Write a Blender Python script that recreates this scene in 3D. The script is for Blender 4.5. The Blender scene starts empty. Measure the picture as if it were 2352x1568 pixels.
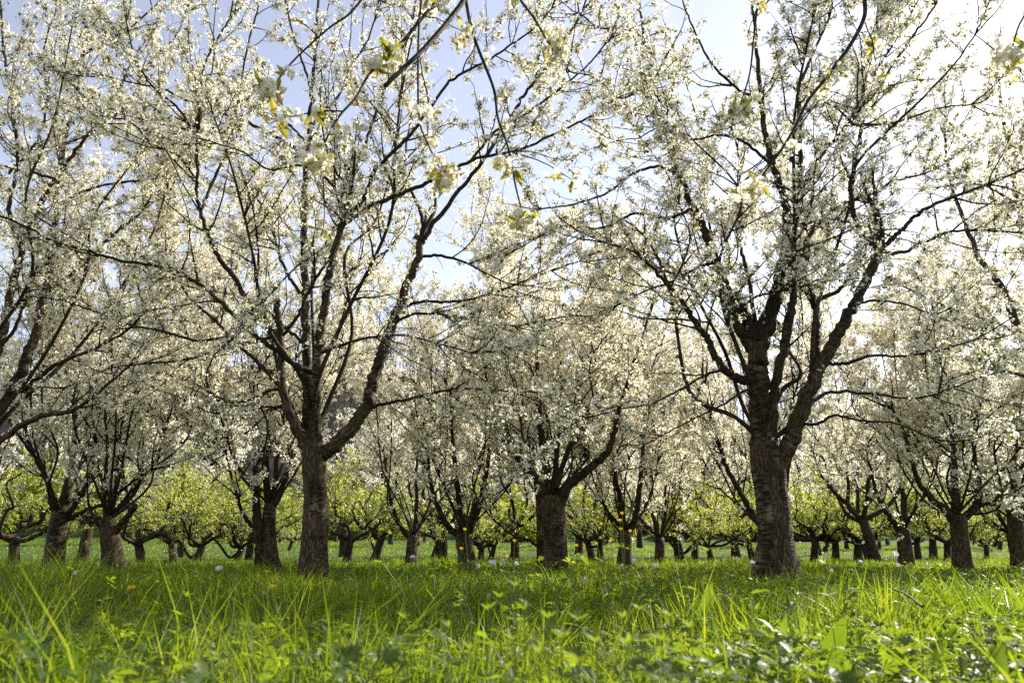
import bpy, math, random
import numpy as np
from mathutils import Vector

C = bpy.context.scene
COL = C.collection
R_ = math.radians
# ------------------------------------------------------------------ camera
LENS = 26.0
PITCH = R_(15.6)
CAM_H = 0.5
UW, UH = 2352.0, 1568.0            # traced on a 2352 x 1568 grid
FP = LENS / 36.0 * UW
cam = bpy.data.cameras.new('camera')
cam.lens = LENS; cam.sensor_width = 36.0
cam.clip_start = 0.05; cam.clip_end = 2000
cam.dof.use_dof = True
cam.dof.focus_distance = 9.5
cam.dof.aperture_fstop = 4.5
camo = bpy.data.objects.new('camera', cam); COL.objects.link(camo)
camo.location = (0, 0, CAM_H); camo.rotation_euler = (math.pi / 2 + PITCH, 0, 0)
C.camera = camo
# ------------------------------------------------------------------ light
SUN_AZ, SUN_EL = R_(51), R_(35)
w = bpy.data.worlds.new('World'); C.world = w; w.use_nodes = True
nt = w.node_tree; nt.nodes.clear()
sky = nt.nodes.new('ShaderNodeTexSky'); sky.sky_type = 'NISHITA'; sky.sun_disc = False
sky.sun_elevation = SUN_EL; sky.sun_rotation = SUN_AZ
sky.air_density = 1.0; sky.dust_density = 0.5; sky.ozone_density = 1.6; sky.altitude = 200
bg = nt.nodes.new('ShaderNodeBackground'); bg.inputs[1].default_value = 0.12
wo = nt.nodes.new('ShaderNodeOutputWorld')
hsv = nt.nodes.new('ShaderNodeHueSaturation'); hsv.inputs['Saturation'].default_value = .55; hsv.inputs['Hue'].default_value = .515
nt.links.new(sky.outputs[0], hsv.inputs['Color']); nt.links.new(hsv.outputs[0], bg.inputs[0]); nt.links.new(bg.outputs[0], wo.inputs[0])
sl = bpy.data.lights.new('sun', 'SUN'); sl.energy = 5.0; sl.angle = R_(0.5); sl.color = (1.0, 0.93, 0.80)
so = bpy.data.objects.new('sun', sl); COL.objects.link(so)
sdir = Vector((math.sin(SUN_AZ) * math.cos(SUN_EL), math.cos(SUN_AZ) * math.cos(SUN_EL), math.sin(SUN_EL)))
so.rotation_euler = (-sdir).to_track_quat('-Z', 'Y').to_euler(); so.location = sdir * 60
C.view_settings.view_transform = 'Standard'; C.view_settings.look = 'None'
C.view_settings.exposure = 1.1; C.view_settings.gamma = 1.0
C.cycles.max_bounces = 12; C.cycles.diffuse_bounces = 7; C.cycles.transmission_bounces = 8; C.cycles.glossy_bounces = 2
C.cycles.caustics_reflective = False; C.cycles.caustics_refractive = False
C.cycles.sample_clamp_indirect = 6.0
C.cycles.use_denoising = False

rng = np.random.default_rng(7)
# ------------------------------------------------------------------ helpers
def unproj(u, v, d):
    """point at forward distance d seen at grid position (u, v)"""
    dx = (u - UW / 2) / FP; dv = (UH / 2 - v) / FP
    cy = math.cos(PITCH) - dv * math.sin(PITCH); cz = math.sin(PITCH) + dv * math.cos(PITCH)
    t = d / cy
    return np.array([dx * t, d, CAM_H + cz * t])

def zdep(v, d):
    return d / (math.cos(PITCH) - (UH / 2 - v) / FP * math.sin(PITCH))

def smooth(a, b, x):
    t = np.clip((x - a) / (b - a), 0, 1); return t * t * (3 - 2 * t)

def hashg(ix, iy, s):
    h = np.sin(ix * 127.1 + iy * 311.7 + s * 74.7) * 43758.5453
    return h - np.floor(h)
def vnoise(x, y, s=0):
    x = np.asarray(x, float); y = np.asarray(y, float)
    ix, iy = np.floor(x), np.floor(y); fx, fy = x - ix, y - iy
    fx = fx * fx * (3 - 2 * fx); fy = fy * fy * (3 - 2 * fy)
    a = hashg(ix, iy, s); b = hashg(ix + 1, iy, s); c = hashg(ix, iy + 1, s); d = hashg(ix + 1, iy + 1, s)
    return (a * (1 - fx) + b * fx) * (1 - fy) + (c * (1 - fx) + d * fx) * fy

def ground(x, y):
    x = np.asarray(x, float); y = np.asarray(y, float)
    z = 0.022 * np.maximum(y - 26, 0) * smooth(26, 40, y)
    z = z + 0.010 * np.maximum(-x, 0) * smooth(22, 50, y)
    z = z + (vnoise(x * .6, y * .6, 3) - .5) * 0.06 + (vnoise(x * .17, y * .17, 4) - .5) * 0.10
    rise = smooth(78, 145, y + (vnoise(x * .03, 2, 9) - .5) * 16)
    lift = 31 * (1 - 0.30 * smooth(-5, 50, x)) + (vnoise(x * .02, y * .02, 5) - .5) * 5
    return z + rise * lift

def unit(a):
    return a / (np.linalg.norm(a, axis=-1, keepdims=True) + 1e-9)

def mesh_obj(name, V, faces, mats, parent=None, midx=None, attr=None, smoothf=False, tint=None):
    """V (n,3); faces: list of int arrays (m,k); one mesh object"""
    me = bpy.data.meshes.new(name)
    V = np.ascontiguousarray(V, np.float32)
    faces = [np.ascontiguousarray(f, np.int32) for f in faces if len(f)]
    nl = sum(f.size for f in faces); npoly = sum(len(f) for f in faces)
    me.vertices.add(len(V)); me.loops.add(nl); me.polygons.add(npoly)
    me.vertices.foreach_set('co', V.ravel())
    me.loops.foreach_set('vertex_index', np.concatenate([f.ravel() for f in faces]))
    cnt = np.concatenate([np.full(len(f), f.shape[1], np.int32) for f in faces])
    st = np.concatenate([[0], np.cumsum(cnt)[:-1]]).astype(np.int32)
    me.polygons.foreach_set('loop_start', st)
    if midx is not None: me.polygons.foreach_set('material_index', np.ascontiguousarray(midx, np.int32))
    me.polygons.foreach_set('use_smooth', np.full(npoly, smoothf))
    for m in (mats if isinstance(mats, (list, tuple)) else [mats]): me.materials.append(m)
    if attr is not None:
        a = me.attributes.new('bark', 'FLOAT_VECTOR', 'POINT'); a.data.foreach_set('vector', np.ascontiguousarray(attr, np.float32).ravel())
    if tint is not None:
        a = me.attributes.new('tint', 'FLOAT', 'POINT'); a.data.foreach_set('value', np.ascontiguousarray(tint, np.float32).ravel())
    me.update(calc_edges=True)
    o = bpy.data.objects.new(name, me); COL.objects.link(o)
    if parent: o.parent = parent
    return o

def tag(o, label=None, cat=None, group=None, kind=None):
    if label: o['label'] = label
    if cat: o['category'] = cat
    if group: o['group'] = group
    if kind: o['kind'] = kind
    return o

def empty(name, loc, label, cat, group=None):
    e = bpy.data.objects.new(name, None); COL.objects.link(e); e.location = loc
    e.empty_display_size = 0.2
    return tag(e, label, cat, group)

def copy_tree(o, loc, rz, sc, label, group=None):
    r = o.copy(); COL.objects.link(r); r.location = loc; r.rotation_euler = (0, 0, rz); r.scale = (sc, sc, sc)
    r['label'] = label
    if group: r['group'] = group
    for ch in list(o.children):
        c = ch.copy(); COL.objects.link(c); c.parent = r
        for g in list(ch.children):
            d = g.copy(); COL.objects.link(d); d.parent = c
    return r

def quads_idx(nb, K, S, off=0):
    """faces of nb tubes, each K rings of S verts"""
    k = np.arange(K - 1)[:, None]; s = np.arange(S)[None, :]
    q = np.stack([k * S + s, k * S + (s + 1) % S, (k + 1) * S + (s + 1) % S, (k + 1) * S + s], -1).reshape(-1, 4)
    return (q[None] + (np.arange(nb) * K * S)[:, None, None]).reshape(-1, 4) + off

def batch_tube(P, R, S):
    """P (N,K,3), R (N,K) -> V, faces"""
    N, K = P.shape[:2]
    T = unit(np.gradient(P, axis=1))
    mean = unit(P[:, -1] - P[:, 0])
    ref = np.where(np.abs(mean[:, 2:3]) > .8, [[1., 0, 0]], [[0, 0, 1.]])
    Nn = unit(np.cross(T, ref[:, None, :])); B = np.cross(T, Nn)
    a = np.linspace(0, 2 * np.pi, S, endpoint=False)
    ring = Nn[:, :, None] * np.cos(a)[:, None] + B[:, :, None] * np.sin(a)[:, None]
    V = P[:, :, None] + ring * R[:, :, None, None]
    return V.reshape(-1, 3), quads_idx(N, K, S)

def big_tube(P, R, S, lump=0.06, flare=0.0, seed=0):
    """single thick tube with lumps, closed end, bark coordinates"""
    r = np.random.default_rng(seed)
    P = np.asarray(P, float); R = np.asarray(R, float)
    P = np.concatenate([P, P[-1:] + unit(P[-1] - P[-2]) * R[-1] * .12, P[-1:] + unit(P[-1] - P[-2]) * R[-1] * .16])
    R = np.concatenate([R, R[-1:] * .75, R[-1:] * .02])
    K = len(P)
    T = unit(np.gradient(P, axis=0)); mean = unit(P[-1] - P[0])
    ref = np.array([1., 0, 0]) if abs(mean[2]) > .75 else np.array([0, 0, 1.])
    Nn = unit(np.cross(T, ref)); B = np.cross(T, Nn)
    a = np.linspace(0, 2 * np.pi, S, endpoint=False)
    L = np.concatenate([[0], np.cumsum(np.linalg.norm(np.diff(P, axis=0), axis=1))])
    A_, L_ = np.meshgrid(a, L)
    mod = np.zeros_like(A_)
    for i in range(9):
        n = int(r.integers(1, 6)); f = r.uniform(1.0, 9.0); ph = r.uniform(0, 6.28, 2)
        mod += np.sin(n * A_ + ph[0] + 1.3 * np.sin(L_ * f * .7 + ph[1])) * np.sin(L_ * f + ph[1]) / 3
    fine = r.normal(0, 1, A_.shape)
    rad = R[:, None] * (1 + lump * mod + lump * .16 * fine)
    if flare:
        rad *= 1 + .35 * flare * np.exp(-L_ / 0.45)
        lob = 1 + .45 * np.sin(3 * A_ + r.uniform(0, 6)) + .3 * np.sin(5 * A_ + r.uniform(0, 6))
        rad *= 1 + flare * np.exp(-L_ / 0.17) * lob
    V = P[:, None] + (Nn[:, None] * np.cos(a)[:, None] + B[:, None] * np.sin(a)[:, None]) * rad[:, :, None]
    bk = np.stack([np.cos(A_) * R.max(), np.sin(A_) * R.max(), L_], -1) + r.uniform(0, 9, 3)
    return V.reshape(-1, 3), quads_idx(1, K, S), bk.reshape(-1, 3)

def catmull(pts, n):
    pts = np.asarray(pts, float)
    p = np.concatenate([2 * pts[:1] - pts[1:2], pts, 2 * pts[-1:] - pts[-2:-1]])
    out = []
    for i in range(1, len(p) - 2):
        t = np.linspace(0, 1, n, endpoint=False)[:, None]
        a, b, c, d = p[i - 1], p[i], p[i + 1], p[i + 2]
        out.append(.5 * (2 * b + (c - a) * t + (2 * a - 5 * b + 4 * c - d) * t ** 2 + (3 * b - a - 3 * c + d) * t ** 3))
    out.append(pts[-1:])
    return np.concatenate(out)

# ------------------------------------------------------------------ materials
def newmat(name):
    m = bpy.data.materials.new(name); m.use_nodes = True
    n = m.node_tree; n.nodes.clear()
    return m, n, n.nodes.new('ShaderNodeOutputMaterial')

def leafy(name, cols, trans, tfac=.5, rough=.45, spec=.4):
    """thin plant tissue: cols = two base colours mixed by the tint attribute, trans = tint of the light let through"""
    m, n, out = newmat(name)
    at = n.nodes.new('ShaderNodeAttribute'); at.attribute_name = 'tint'
    def ramp(cs):
        cr = n.nodes.new('ShaderNodeValToRGB'); e = cr.color_ramp.elements
        while len(e) < len(cs): e.new(.5)
        for i, c in enumerate(cs):
            e[i].position = i / (len(cs) - 1); e[i].color = (*c, 1)
        n.links.new(at.outputs['Fac'], cr.inputs[0]); return cr
    a = ramp(cols); b = ramp(trans)
    pr = n.nodes.new('ShaderNodeBsdfPrincipled'); pr.inputs['Roughness'].default_value = rough
    pr.inputs['Specular IOR Level'].default_value = spec
    tr = n.nodes.new('ShaderNodeBsdfTranslucent'); mx = n.nodes.new('ShaderNodeMixShader'); mx.inputs[0].default_value = tfac
    n.links.new(a.outputs[0], pr.inputs['Base Color']); n.links.new(b.outputs[0], tr.inputs[0])
    n.links.new(pr.outputs[0], mx.inputs[1]); n.links.new(tr.outputs[0], mx.inputs[2]); n.links.new(mx.outputs[0], out.inputs[0])
    return m

def bark_mat(name, dark, mid, pale, moss, lent=60):
    m, n, out = newmat(name)
    at = n.nodes.new('ShaderNodeAttribute'); at.attribute_name = 'bark'
    def noise(scale, vec, det=4, rough=.6):
        mp = n.nodes.new('ShaderNodeMapping'); mp.inputs['Scale'].default_value = vec
        n.links.new(at.outputs['Vector'], mp.inputs[0])
        t = n.nodes.new('ShaderNodeTexNoise'); t.inputs['Scale'].default_value = scale; t.inputs['Detail'].default_value = det
        t.inputs['Roughness'].default_value = rough
        n.links.new(mp.outputs[0], t.inputs[0]); return t
    def ramp(src, stops):
        cr = n.nodes.new('ShaderNodeValToRGB'); e = cr.color_ramp.elements
        while len(e) < len(stops): e.new(.5)
        for i, (p, c) in enumerate(stops): e[i].position = p; e[i].color = (*c, 1)
        n.links.new(src, cr.inputs[0]); return cr
    def mix(f, a, b):
        x = n.nodes.new('ShaderNodeMixRGB')
        n.links.new(f, x.inputs[0]); n.links.new(a, x.inputs[1]); n.links.new(b, x.inputs[2]); return x
    base = ramp(noise(3.2, (1, 1, .8)).outputs[0], [(.3, dark), (.5, mid), (.68, pale)])
    bands = ramp(noise(1, (7, 7, lent), 3).outputs[0], [(.42, (0, 0, 0)), (.52, (1, 1, 1))])
    rough_ = ramp(noise(2.0, (1, 1, .5), 5).outputs[0], [(.46, (0, 0, 0)), (.54, (1, 1, 1))])
    crack = noise(1, (38, 38, 12), 6, .75)
    cr = ramp(crack.outputs[0], [(.40, [c * .6 for c in dark]), (.52, mid), (.64, pale)])
    dk = n.nodes.new('ShaderNodeRGB'); dk.outputs[0].default_value = (*[c * .45 for c in dark], 1)
    ban = mix(bands.outputs[0], dk.outputs[0], base.outputs[0])
    al = mix(rough_.outputs[0], ban.outputs[0], cr.outputs[0])
    mo = n.nodes.new('ShaderNodeRGB'); mo.outputs[0].default_value = (*moss, 1)
    mf = ramp(noise(2.6, (1, 1, 1), 6, .7).outputs[0], [(.52, (0, 0, 0)), (.70, (.75, .75, .75))])
    fin = mix(mf.outputs[0], al.outputs[0], mo.outputs[0])
    pr = n.nodes.new('ShaderNodeBsdfPrincipled'); pr.inputs['Roughness'].default_value = .75; pr.inputs['Specular IOR Level'].default_value = .25
    n.links.new(fin.outputs[0], pr.inputs['Base Color'])
    hm = mix(rough_.outputs[0], bands.outputs[0], crack.outputs[0])
    bp = n.nodes.new('ShaderNodeBump'); bp.inputs['Strength'].default_value = .9; bp.inputs['Distance'].default_value = .022
    n.links.new(hm.outputs[0], bp.inputs['Height']); n.links.new(bp.outputs[0], pr.inputs['Normal'])
    n.links.new(pr.outputs[0], out.inputs[0]); return m

def plain(name, c1, c2, scale=20, rough=.8, spec=.2):
    m, n, out = newmat(name)
    tc = n.nodes.new('ShaderNodeTexCoord'); t = n.nodes.new('ShaderNodeTexNoise'); t.inputs['Scale'].default_value = scale; t.inputs['Detail'].default_value = 5
    n.links.new(tc.outputs['Object'], t.inputs[0])
    cr = n.nodes.new('ShaderNodeValToRGB'); e = cr.color_ramp.elements
    e[0].position = .35; e[0].color = (*c1, 1); e[1].position = .65; e[1].color = (*c2, 1)
    n.links.new(t.outputs[0], cr.inputs[0])
    pr = n.nodes.new('ShaderNodeBsdfPrincipled'); pr.inputs['Roughness'].default_value = rough; pr.inputs['Specular IOR Level'].default_value = spec
    n.links.new(cr.outputs[0], pr.inputs['Base Color']); n.links.new(pr.outputs[0], out.inputs[0]); return m

M_PETAL = leafy('cherry_petal', [(.80, .75, .62), (.83, .80, .72)], [(.92, .86, .66), (.94, .91, .78)], .58, .6, .2)
M_YLEAF = leafy('young_cherry_leaf', [(.10, .09, .02), (.09, .11, .02), (.14, .10, .03)], [(.22, .19, .03), (.19, .23, .03), (.30, .19, .04)], .5, .4, .4)
M_NLEAF = leafy('young_leaf_of_near_boughs', [(.14, .15, .025), (.17, .16, .03), (.16, .10, .03)], [(.42, .44, .05), (.52, .46, .06), (.48, .30, .07)], .55, .4, .3)
M_GLEAF = leafy('apple_leaf', [(.10, .14, .02), (.15, .19, .03), (.19, .22, .05)], [(.46, .54, .04), (.58, .62, .06), (.62, .62, .14)], .58, .45, .3)
M_GRASS = leafy('grass_blade', [(.035, .075, .006), (.065, .110, .010), (.11, .14, .02)], [(.16, .30, .008), (.34, .44, .015), (.52, .54, .04)], .52, .45, .28)
M_HERB = leafy('herb_leaf', [(.045, .085, .012), (.07, .115, .016)], [(.16, .28, .012), (.34, .42, .025)], .5, .45, .3)
M_STEM = leafy('green_stem', [(.08, .12, .02), (.10, .13, .03)], [(.2, .28, .03), (.25, .3, .05)], .2, .45, .4)
M_YEL = leafy('yellow_petal', [(.82, .60, .01), (.82, .66, .02)], [(.8, .58, .01), (.8, .64, .02)], .35, .6, .2)
M_LIL = leafy('lilac_petal', [(.66, .60, .72), (.76, .72, .80)], [(.7, .62, .76), (.8, .75, .82)], .45, .6, .2)
M_BARK = bark_mat('cherry_bark', (.018, .0095, .003), (.062, .036, .014), (.21, .145, .085), (.040, .036, .005), 34)
M_BARK2 = bark_mat('limb_bark', (.015, .009, .003), (.040, .025, .009), (.095, .064, .032), (.055, .047, .007), 45)
M_ABARK = bark_mat('apple_bark', (.020, .012, .006), (.048, .030, .015), (.085, .060, .036), (.04, .038, .01), 14)
M_TWIG = plain('twig_bark', (.014, .010, .005), (.030, .021, .011), 9)
M_DRY = plain('dry_twig', (.09, .055, .030), (.19, .125, .075), 14)
M_WOOD = plain('bare_forest_bark', (.055, .046, .040), (.105, .085, .072), .6, .9)
M_STAMEN = leafy('stamen', [(.30, .30, .05), (.42, .36, .08)], [(.3, .3, .05), (.4, .35, .08)], .3, .6, .2)
M_FIR = leafy('fir_needles', [(.014, .030, .016), (.022, .042, .020)], [(.02, .05, .02), (.03, .06, .02)], .2, .6, .2)

# ground material: grassy soil
m, n, out = newmat('meadow_soil')
tc = n.nodes.new('ShaderNodeTexCoord')
def nz(scale, det=6):
    t = n.nodes.new('ShaderNodeTexNoise'); t.inputs['Scale'].default_value = scale; t.inputs['Detail'].default_value = det; t.inputs['Roughness'].default_value = .65
    n.links.new(tc.outputs['Object'], t.inputs[0]); return t
cr = n.nodes.new('ShaderNodeValToRGB'); e = cr.color_ramp.elements
e.new(.5)
for i, (p, c) in enumerate([(.3, (.030, .050, .010)), (.5, (.062, .105, .016)), (.72, (.105, .135, .026))]): e[i].position = p; e[i].color = (*c, 1)
t1 = nz(9); n.links.new(t1.outputs[0], cr.inputs[0])
pr = n.nodes.new('ShaderNodeBsdfPrincipled'); pr.inputs['Roughness'].default_value = .9; pr.inputs['Specular IOR Level'].default_value = .15
bp = n.nodes.new('ShaderNodeBump'); bp.inputs['Strength'].default_value = 1; bp.inputs['Distance'].default_value = .06
t2 = nz(30); n.links.new(t2.outputs[0], bp.inputs['Height']); n.links.new(bp.outputs[0], pr.inputs['Normal'])
n.links.new(cr.outputs[0], pr.inputs['Base Color']); n.links.new(pr.outputs[0], out.inputs[0])
M_SOIL = m
M_HILL = plain('leaf_litter_slope', (.060, .050, .038), (.095, .080, .058), .25, .95)

# ------------------------------------------------------------------ ground
def grid_sheet(name, xs, ys, mat, zoff=0.0):
    X, Y = np.meshgrid(xs, ys); Z = ground(X, Y) + zoff
    V = np.stack([X, Y, Z], -1).reshape(-1, 3); nx, ny = len(xs), len(ys)
    j = np.arange(ny - 1)[:, None]; i = np.arange(nx - 1)[None]
    q = np.stack([j * nx + i, j * nx + i + 1, (j + 1) * nx + i + 1, (j + 1) * nx + i], -1).reshape(-1, 4)
    return V, q, nx, ny
xs = np.concatenate([-np.geomspace(260, 12, 40), np.linspace(-11.5, 11.5, 70), np.geomspace(12, 260, 40)])
ys = np.concatenate([np.linspace(-40, -3, 14), np.linspace(-2.5, 30, 110), np.geomspace(30.6, 300, 80)])
V, q, nx, ny = grid_sheet('ground', xs, ys, M_SOIL)
yc = V[q[:, 0], 1]
o = mesh_obj('ground', V, [q], [M_SOIL, M_HILL], midx=(yc > 86).astype(int), smoothf=True)
tag(o, kind='structure')

# ------------------------------------------------------------------ blossom clusters
def rotm(z, spin):
    """rotation matrices taking +Z to z, spun about it"""
    z = unit(z)
    ref = np.where(np.abs(z[:, 2:3]) > .9, [[1., 0, 0]], [[0, 0, 1.]])
    x = unit(np.cross(ref, z)); y = np.cross(z, x)
    c, s = np.cos(spin)[:, None], np.sin(spin)[:, None]
    xx = x * c + y * s; yy = -x * s + y * c
    return np.stack([xx, yy, z], -1)          # columns

def flower_tpl(detail, r):
    """one flower facing +Z of radius 1"""
    V = []; F = []
    if detail >= 2:
        for k in range(5):
            a = k * 2 * np.pi / 5 + r.normal(0, .07); ca, sa = np.cos(a), np.sin(a)
            cup = r.uniform(.22, .5); wd = r.uniform(.40, .50)
            pts = [(.08, -.10, 0), (.08, .10, 0), (.55, wd, cup * .5), (.55, -wd, cup * .5), (.88, wd * .75, cup * .95), (.88, -wd * .75, cup * .95), (1.0, .16, cup * 1.1), (1.0, -.16, cup * 1.1), (.55, 0, cup * .35)]
            b = len(V)
            V += [(x * ca - y * sa, x * sa + y * ca, z) for x, y, z in pts]
            F += [(b, b + 1, b + 2, b + 8), (b, b + 8, b + 3, b + 3), (b + 8, b + 2, b + 4, b + 6), (b + 3, b + 8, b + 7, b + 5), (b + 8, b + 6, b + 7, b + 7)]
    elif detail == 1:
        for k in range(5):
            a = k * 2 * np.pi / 5; ca, sa = np.cos(a), np.sin(a); cup = r.uniform(.2, .6)
            pts = [(0.02, 0, 0), (.62, -.46, cup * .55), (1.0, 0, cup), (.62, .46, cup * .55)]
            b = len(V); V += [(x * ca - y * sa, x * sa + y * ca, z) for x, y, z in pts]; F += [(b, b + 1, b + 2, b + 3)]
    else:
        a0 = r.uniform(0, 3)
        for k in range(2):
            a = a0 + k * np.pi; ca, sa = np.cos(a), np.sin(a); cup = r.uniform(.2, .7)
            pts = [(0, -.8, 0), (.9, -.55, cup), (.9, .55, cup), (0, .8, 0)]
            b = len(V); V += [(x * ca - y * sa, x * sa + y * ca, z) for x, y, z in pts]; F += [(b, b + 1, b + 2, b + 3)]
    return np.array(V, float), np.array(F, int)

def leaf_quads(L, Wd, fold=.25, bend=.2):
    """lance leaf along +X, in two halves, 4 stations"""
    st = [(0, .06), (.33, .9), (.68, .75), (1, .02)]
    V = []; F = []
    for x, wf in st:
        z = bend * L * x * x * -1
        V += [(x * L, -wf * Wd / 2, z + fold * wf * Wd / 2), (x * L, 0, z), (x * L, wf * Wd / 2, z + fold * wf * Wd / 2)]
    for k in range(3):
        b = k * 3; F += [(b, b + 3, b + 4, b + 1), (b + 1, b + 4, b + 5, b + 2)]
    return np.array(V, float), np.array(F, int)

def cluster_tpls(detail, nt, seed, fr=.0155, nfl=(5, 9), nlf=(2, 5), spread=.042, leafL=.040, green=False):
    r = np.random.default_rng(seed); out = []
    for _ in range(nt):
        V = []; F = []; M = []; T = []; off = 0
        nf = int(r.integers(*nfl)); 
        for i in range(nf):
            v, f = flower_tpl(detail, r)
            d = unit(np.array([r.normal(0, .75), r.normal(0, .75), r.uniform(-.1, 1.1)]))
            face = unit(d + np.array([r.normal(0, .35), r.normal(0, .35), 0]))
            Rm = rotm(face[None], np.array([r.uniform(0, 6.28)]))[0]
            s = fr * r.uniform(.8, 1.12) * (1 if r.random() > .12 else .55)
            v = v * s @ Rm.T + d * spread * r.uniform(.55, 1.05)
            V.append(v); F.append(f + off); M += [0] * len(f); T.append(np.full(len(v), r.random())); off += len(v)
        if detail >= 2:
            for i in range(nf):            # stamen tufts and stalks are only seen on the nearest boughs
                pass
        for i in range(int(r.integers(*nlf))):
            L = leafL * r.uniform(.6, 1.25)
            if detail >= 1: v, f = leaf_quads(L, L * r.uniform(.34, .46), r.uniform(.1, .5), r.uniform(-.2, .5))
            else:
                v = np.array([(0, -.12, 0), (.5, -.24, .1), (1, 0, .0), (.5, .24, .1)]) * L; f = np.array([[0, 1, 2, 3]])
            d = unit(np.array([r.normal(0, .8), r.normal(0, .8), r.uniform(-.2, .9)]))
            yv = unit(np.cross(np.array([r.normal(0, .3), r.normal(0, .3), 1.]), d)); zv = np.cross(d, yv)
            v = v @ np.stack([d, yv, zv]) + d * .006
            V.append(v); F.append(f + off); M += [1] * len(f); T.append(np.full(len(v), r.random())); off += len(v)
        out.append((np.concatenate(V), np.concatenate(F), np.array(M), np.concatenate(T)))
    return out

def scatter(tpls, pos, axis, scale, r):
    """stamp templates at pos; returns V, F, M, T"""
    n = len(pos); which = r.integers(0, len(tpls), n); VV = []; FF = []; MM = []; TT = []; off = 0
    Rm = rotm(axis, r.uniform(0, 6.28, n))
    for k, (v, f, m_, t) in enumerate(tpls):
        idx = np.nonzero(which == k)[0]
        if not len(idx): continue
        P = np.einsum('nij,vj->nvi', Rm[idx], v) * scale[idx, None, None] + pos[idx, None]
        VV.append(P.reshape(-1, 3)); FF.append((f[None] + (np.arange(len(idx)) * len(v))[:, None, None]).reshape(-1, f.shape[1]) + off)
        MM.append(np.tile(m_, len(idx)))
        TT.append(np.clip(t[None] * .7 + r.random(len(idx))[:, None] * .3, 0, 1).ravel()); off += len(idx) * len(v)
    return np.concatenate(VV), np.concatenate(FF), np.concatenate(MM), np.concatenate(TT)

TPL_HI = cluster_tpls(1, 16, 1, fr=.0165, nfl=(9, 17), nlf=(4, 9), spread=.078, leafL=.046)
TPL_MID = cluster_tpls(0, 14, 2, fr=.021, nfl=(9, 15), nlf=(2, 5), spread=.080, leafL=.05)
TPL_FAR = cluster_tpls(0, 10, 3, fr=.030, nfl=(6, 10), nlf=(1, 3), spread=.095, leafL=.06)
TPL_NEAR = cluster_tpls(2, 10, 4, fr=.0175, nfl=(10, 17), nlf=(2, 6), spread=.060, leafL=.075)
def green_tpls(nt, seed, L, nlf, white):
    r = np.random.default_rng(seed)
    return cluster_tpls(0, nt, seed, fr=.018, nfl=(0, 1 + white) if white else (0, 1), nlf=nlf, spread=.05, leafL=L) if False else _green(nt, r, L, nlf, white)
def _green(nt, r, L, nlf, white):
    out = []
    for _ in range(nt):
        V = []; F = []; M = []; T = []; off = 0
        for i in range(int(r.integers(*nlf))):
            l = L * r.uniform(.6, 1.2)
            v = np.array([(0, -.08, 0), (.5, -.26, .1), (1, 0, .0), (.5, .26, .1)]) * l; f = np.array([[0, 1, 2, 3]])
            d = unit(r.normal(0, 1, 3) + [0, 0, .5]); yv = unit(np.cross(r.normal(0, .5, 3) + [0, 0, 1], d)); zv = np.cross(d, yv)
            v = v @ np.stack([d, yv, zv]) + d * r.uniform(.0, .05)
            wt = 1 if r.random() < white else 0
            V.append(v); F.append(f + off); M.append(wt); T.append(np.full(4, r.random())); off += 4
        out.append((np.concatenate(V), np.concatenate(F), np.array(M), np.concatenate(T)))
    return out
TPL_GREEN = _green(12, np.random.default_rng(5), .060, (6, 10), .10)

# ------------------------------------------------------------------ branch growth
def grow(start, d, L, r0, K, r, up=.06, wig=.16, tip=.25):
    N = len(start); P = np.empty((N, K, 3)); P[:, 0] = start; dd = unit(d)
    for k in range(1, K):
        dd = unit(dd + r.normal(0, wig, (N, 3)) + np.array([0, 0, up]))
        P[:, k] = P[:, k - 1] + dd * (L / (K - 1))[:, None]
    Rr = r0[:, None] * np.linspace(1, tip, K)[None]
    return P, Rr

def sample_on(P, Rr, dens, r, t0=.1, t1=1.0):
    """random points on polylines (N,K,3): returns branch index, position, tangent, radius, t"""
    N, K = P.shape[:2]
    L = np.linalg.norm(np.diff(P, axis=1), axis=2).sum(1)
    n = r.poisson(np.maximum(L * dens * (t1 - t0), 0))
    bi = np.repeat(np.arange(N), n)
    t = r.uniform(t0, t1, len(bi)) * (K - 1); k = np.minimum(t.astype(int), K - 2); f = (t - k)[:, None]
    a, b = P[bi, k], P[bi, k + 1]
    return bi, a + (b - a) * f, unit(b - a), Rr[bi, k], t / (K - 1)

def side_dirs(tan, r, out=1.0, fwd=.6, up=.25):
    perp = unit(np.cross(tan, r.normal(0, 1, tan.shape)))
    return unit(tan * fwd + perp * out + np.array([0, 0, up]))

def even(P, step):
    L = np.concatenate([[0], np.cumsum(np.linalg.norm(np.diff(P, axis=0), axis=1))])
    n = max(6, int(L[-1] / step)); s = np.linspace(0, L[-1], n)
    return np.stack([np.interp(s, L, P[:, i]) for i in range(3)], 1), L[-1]

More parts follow.
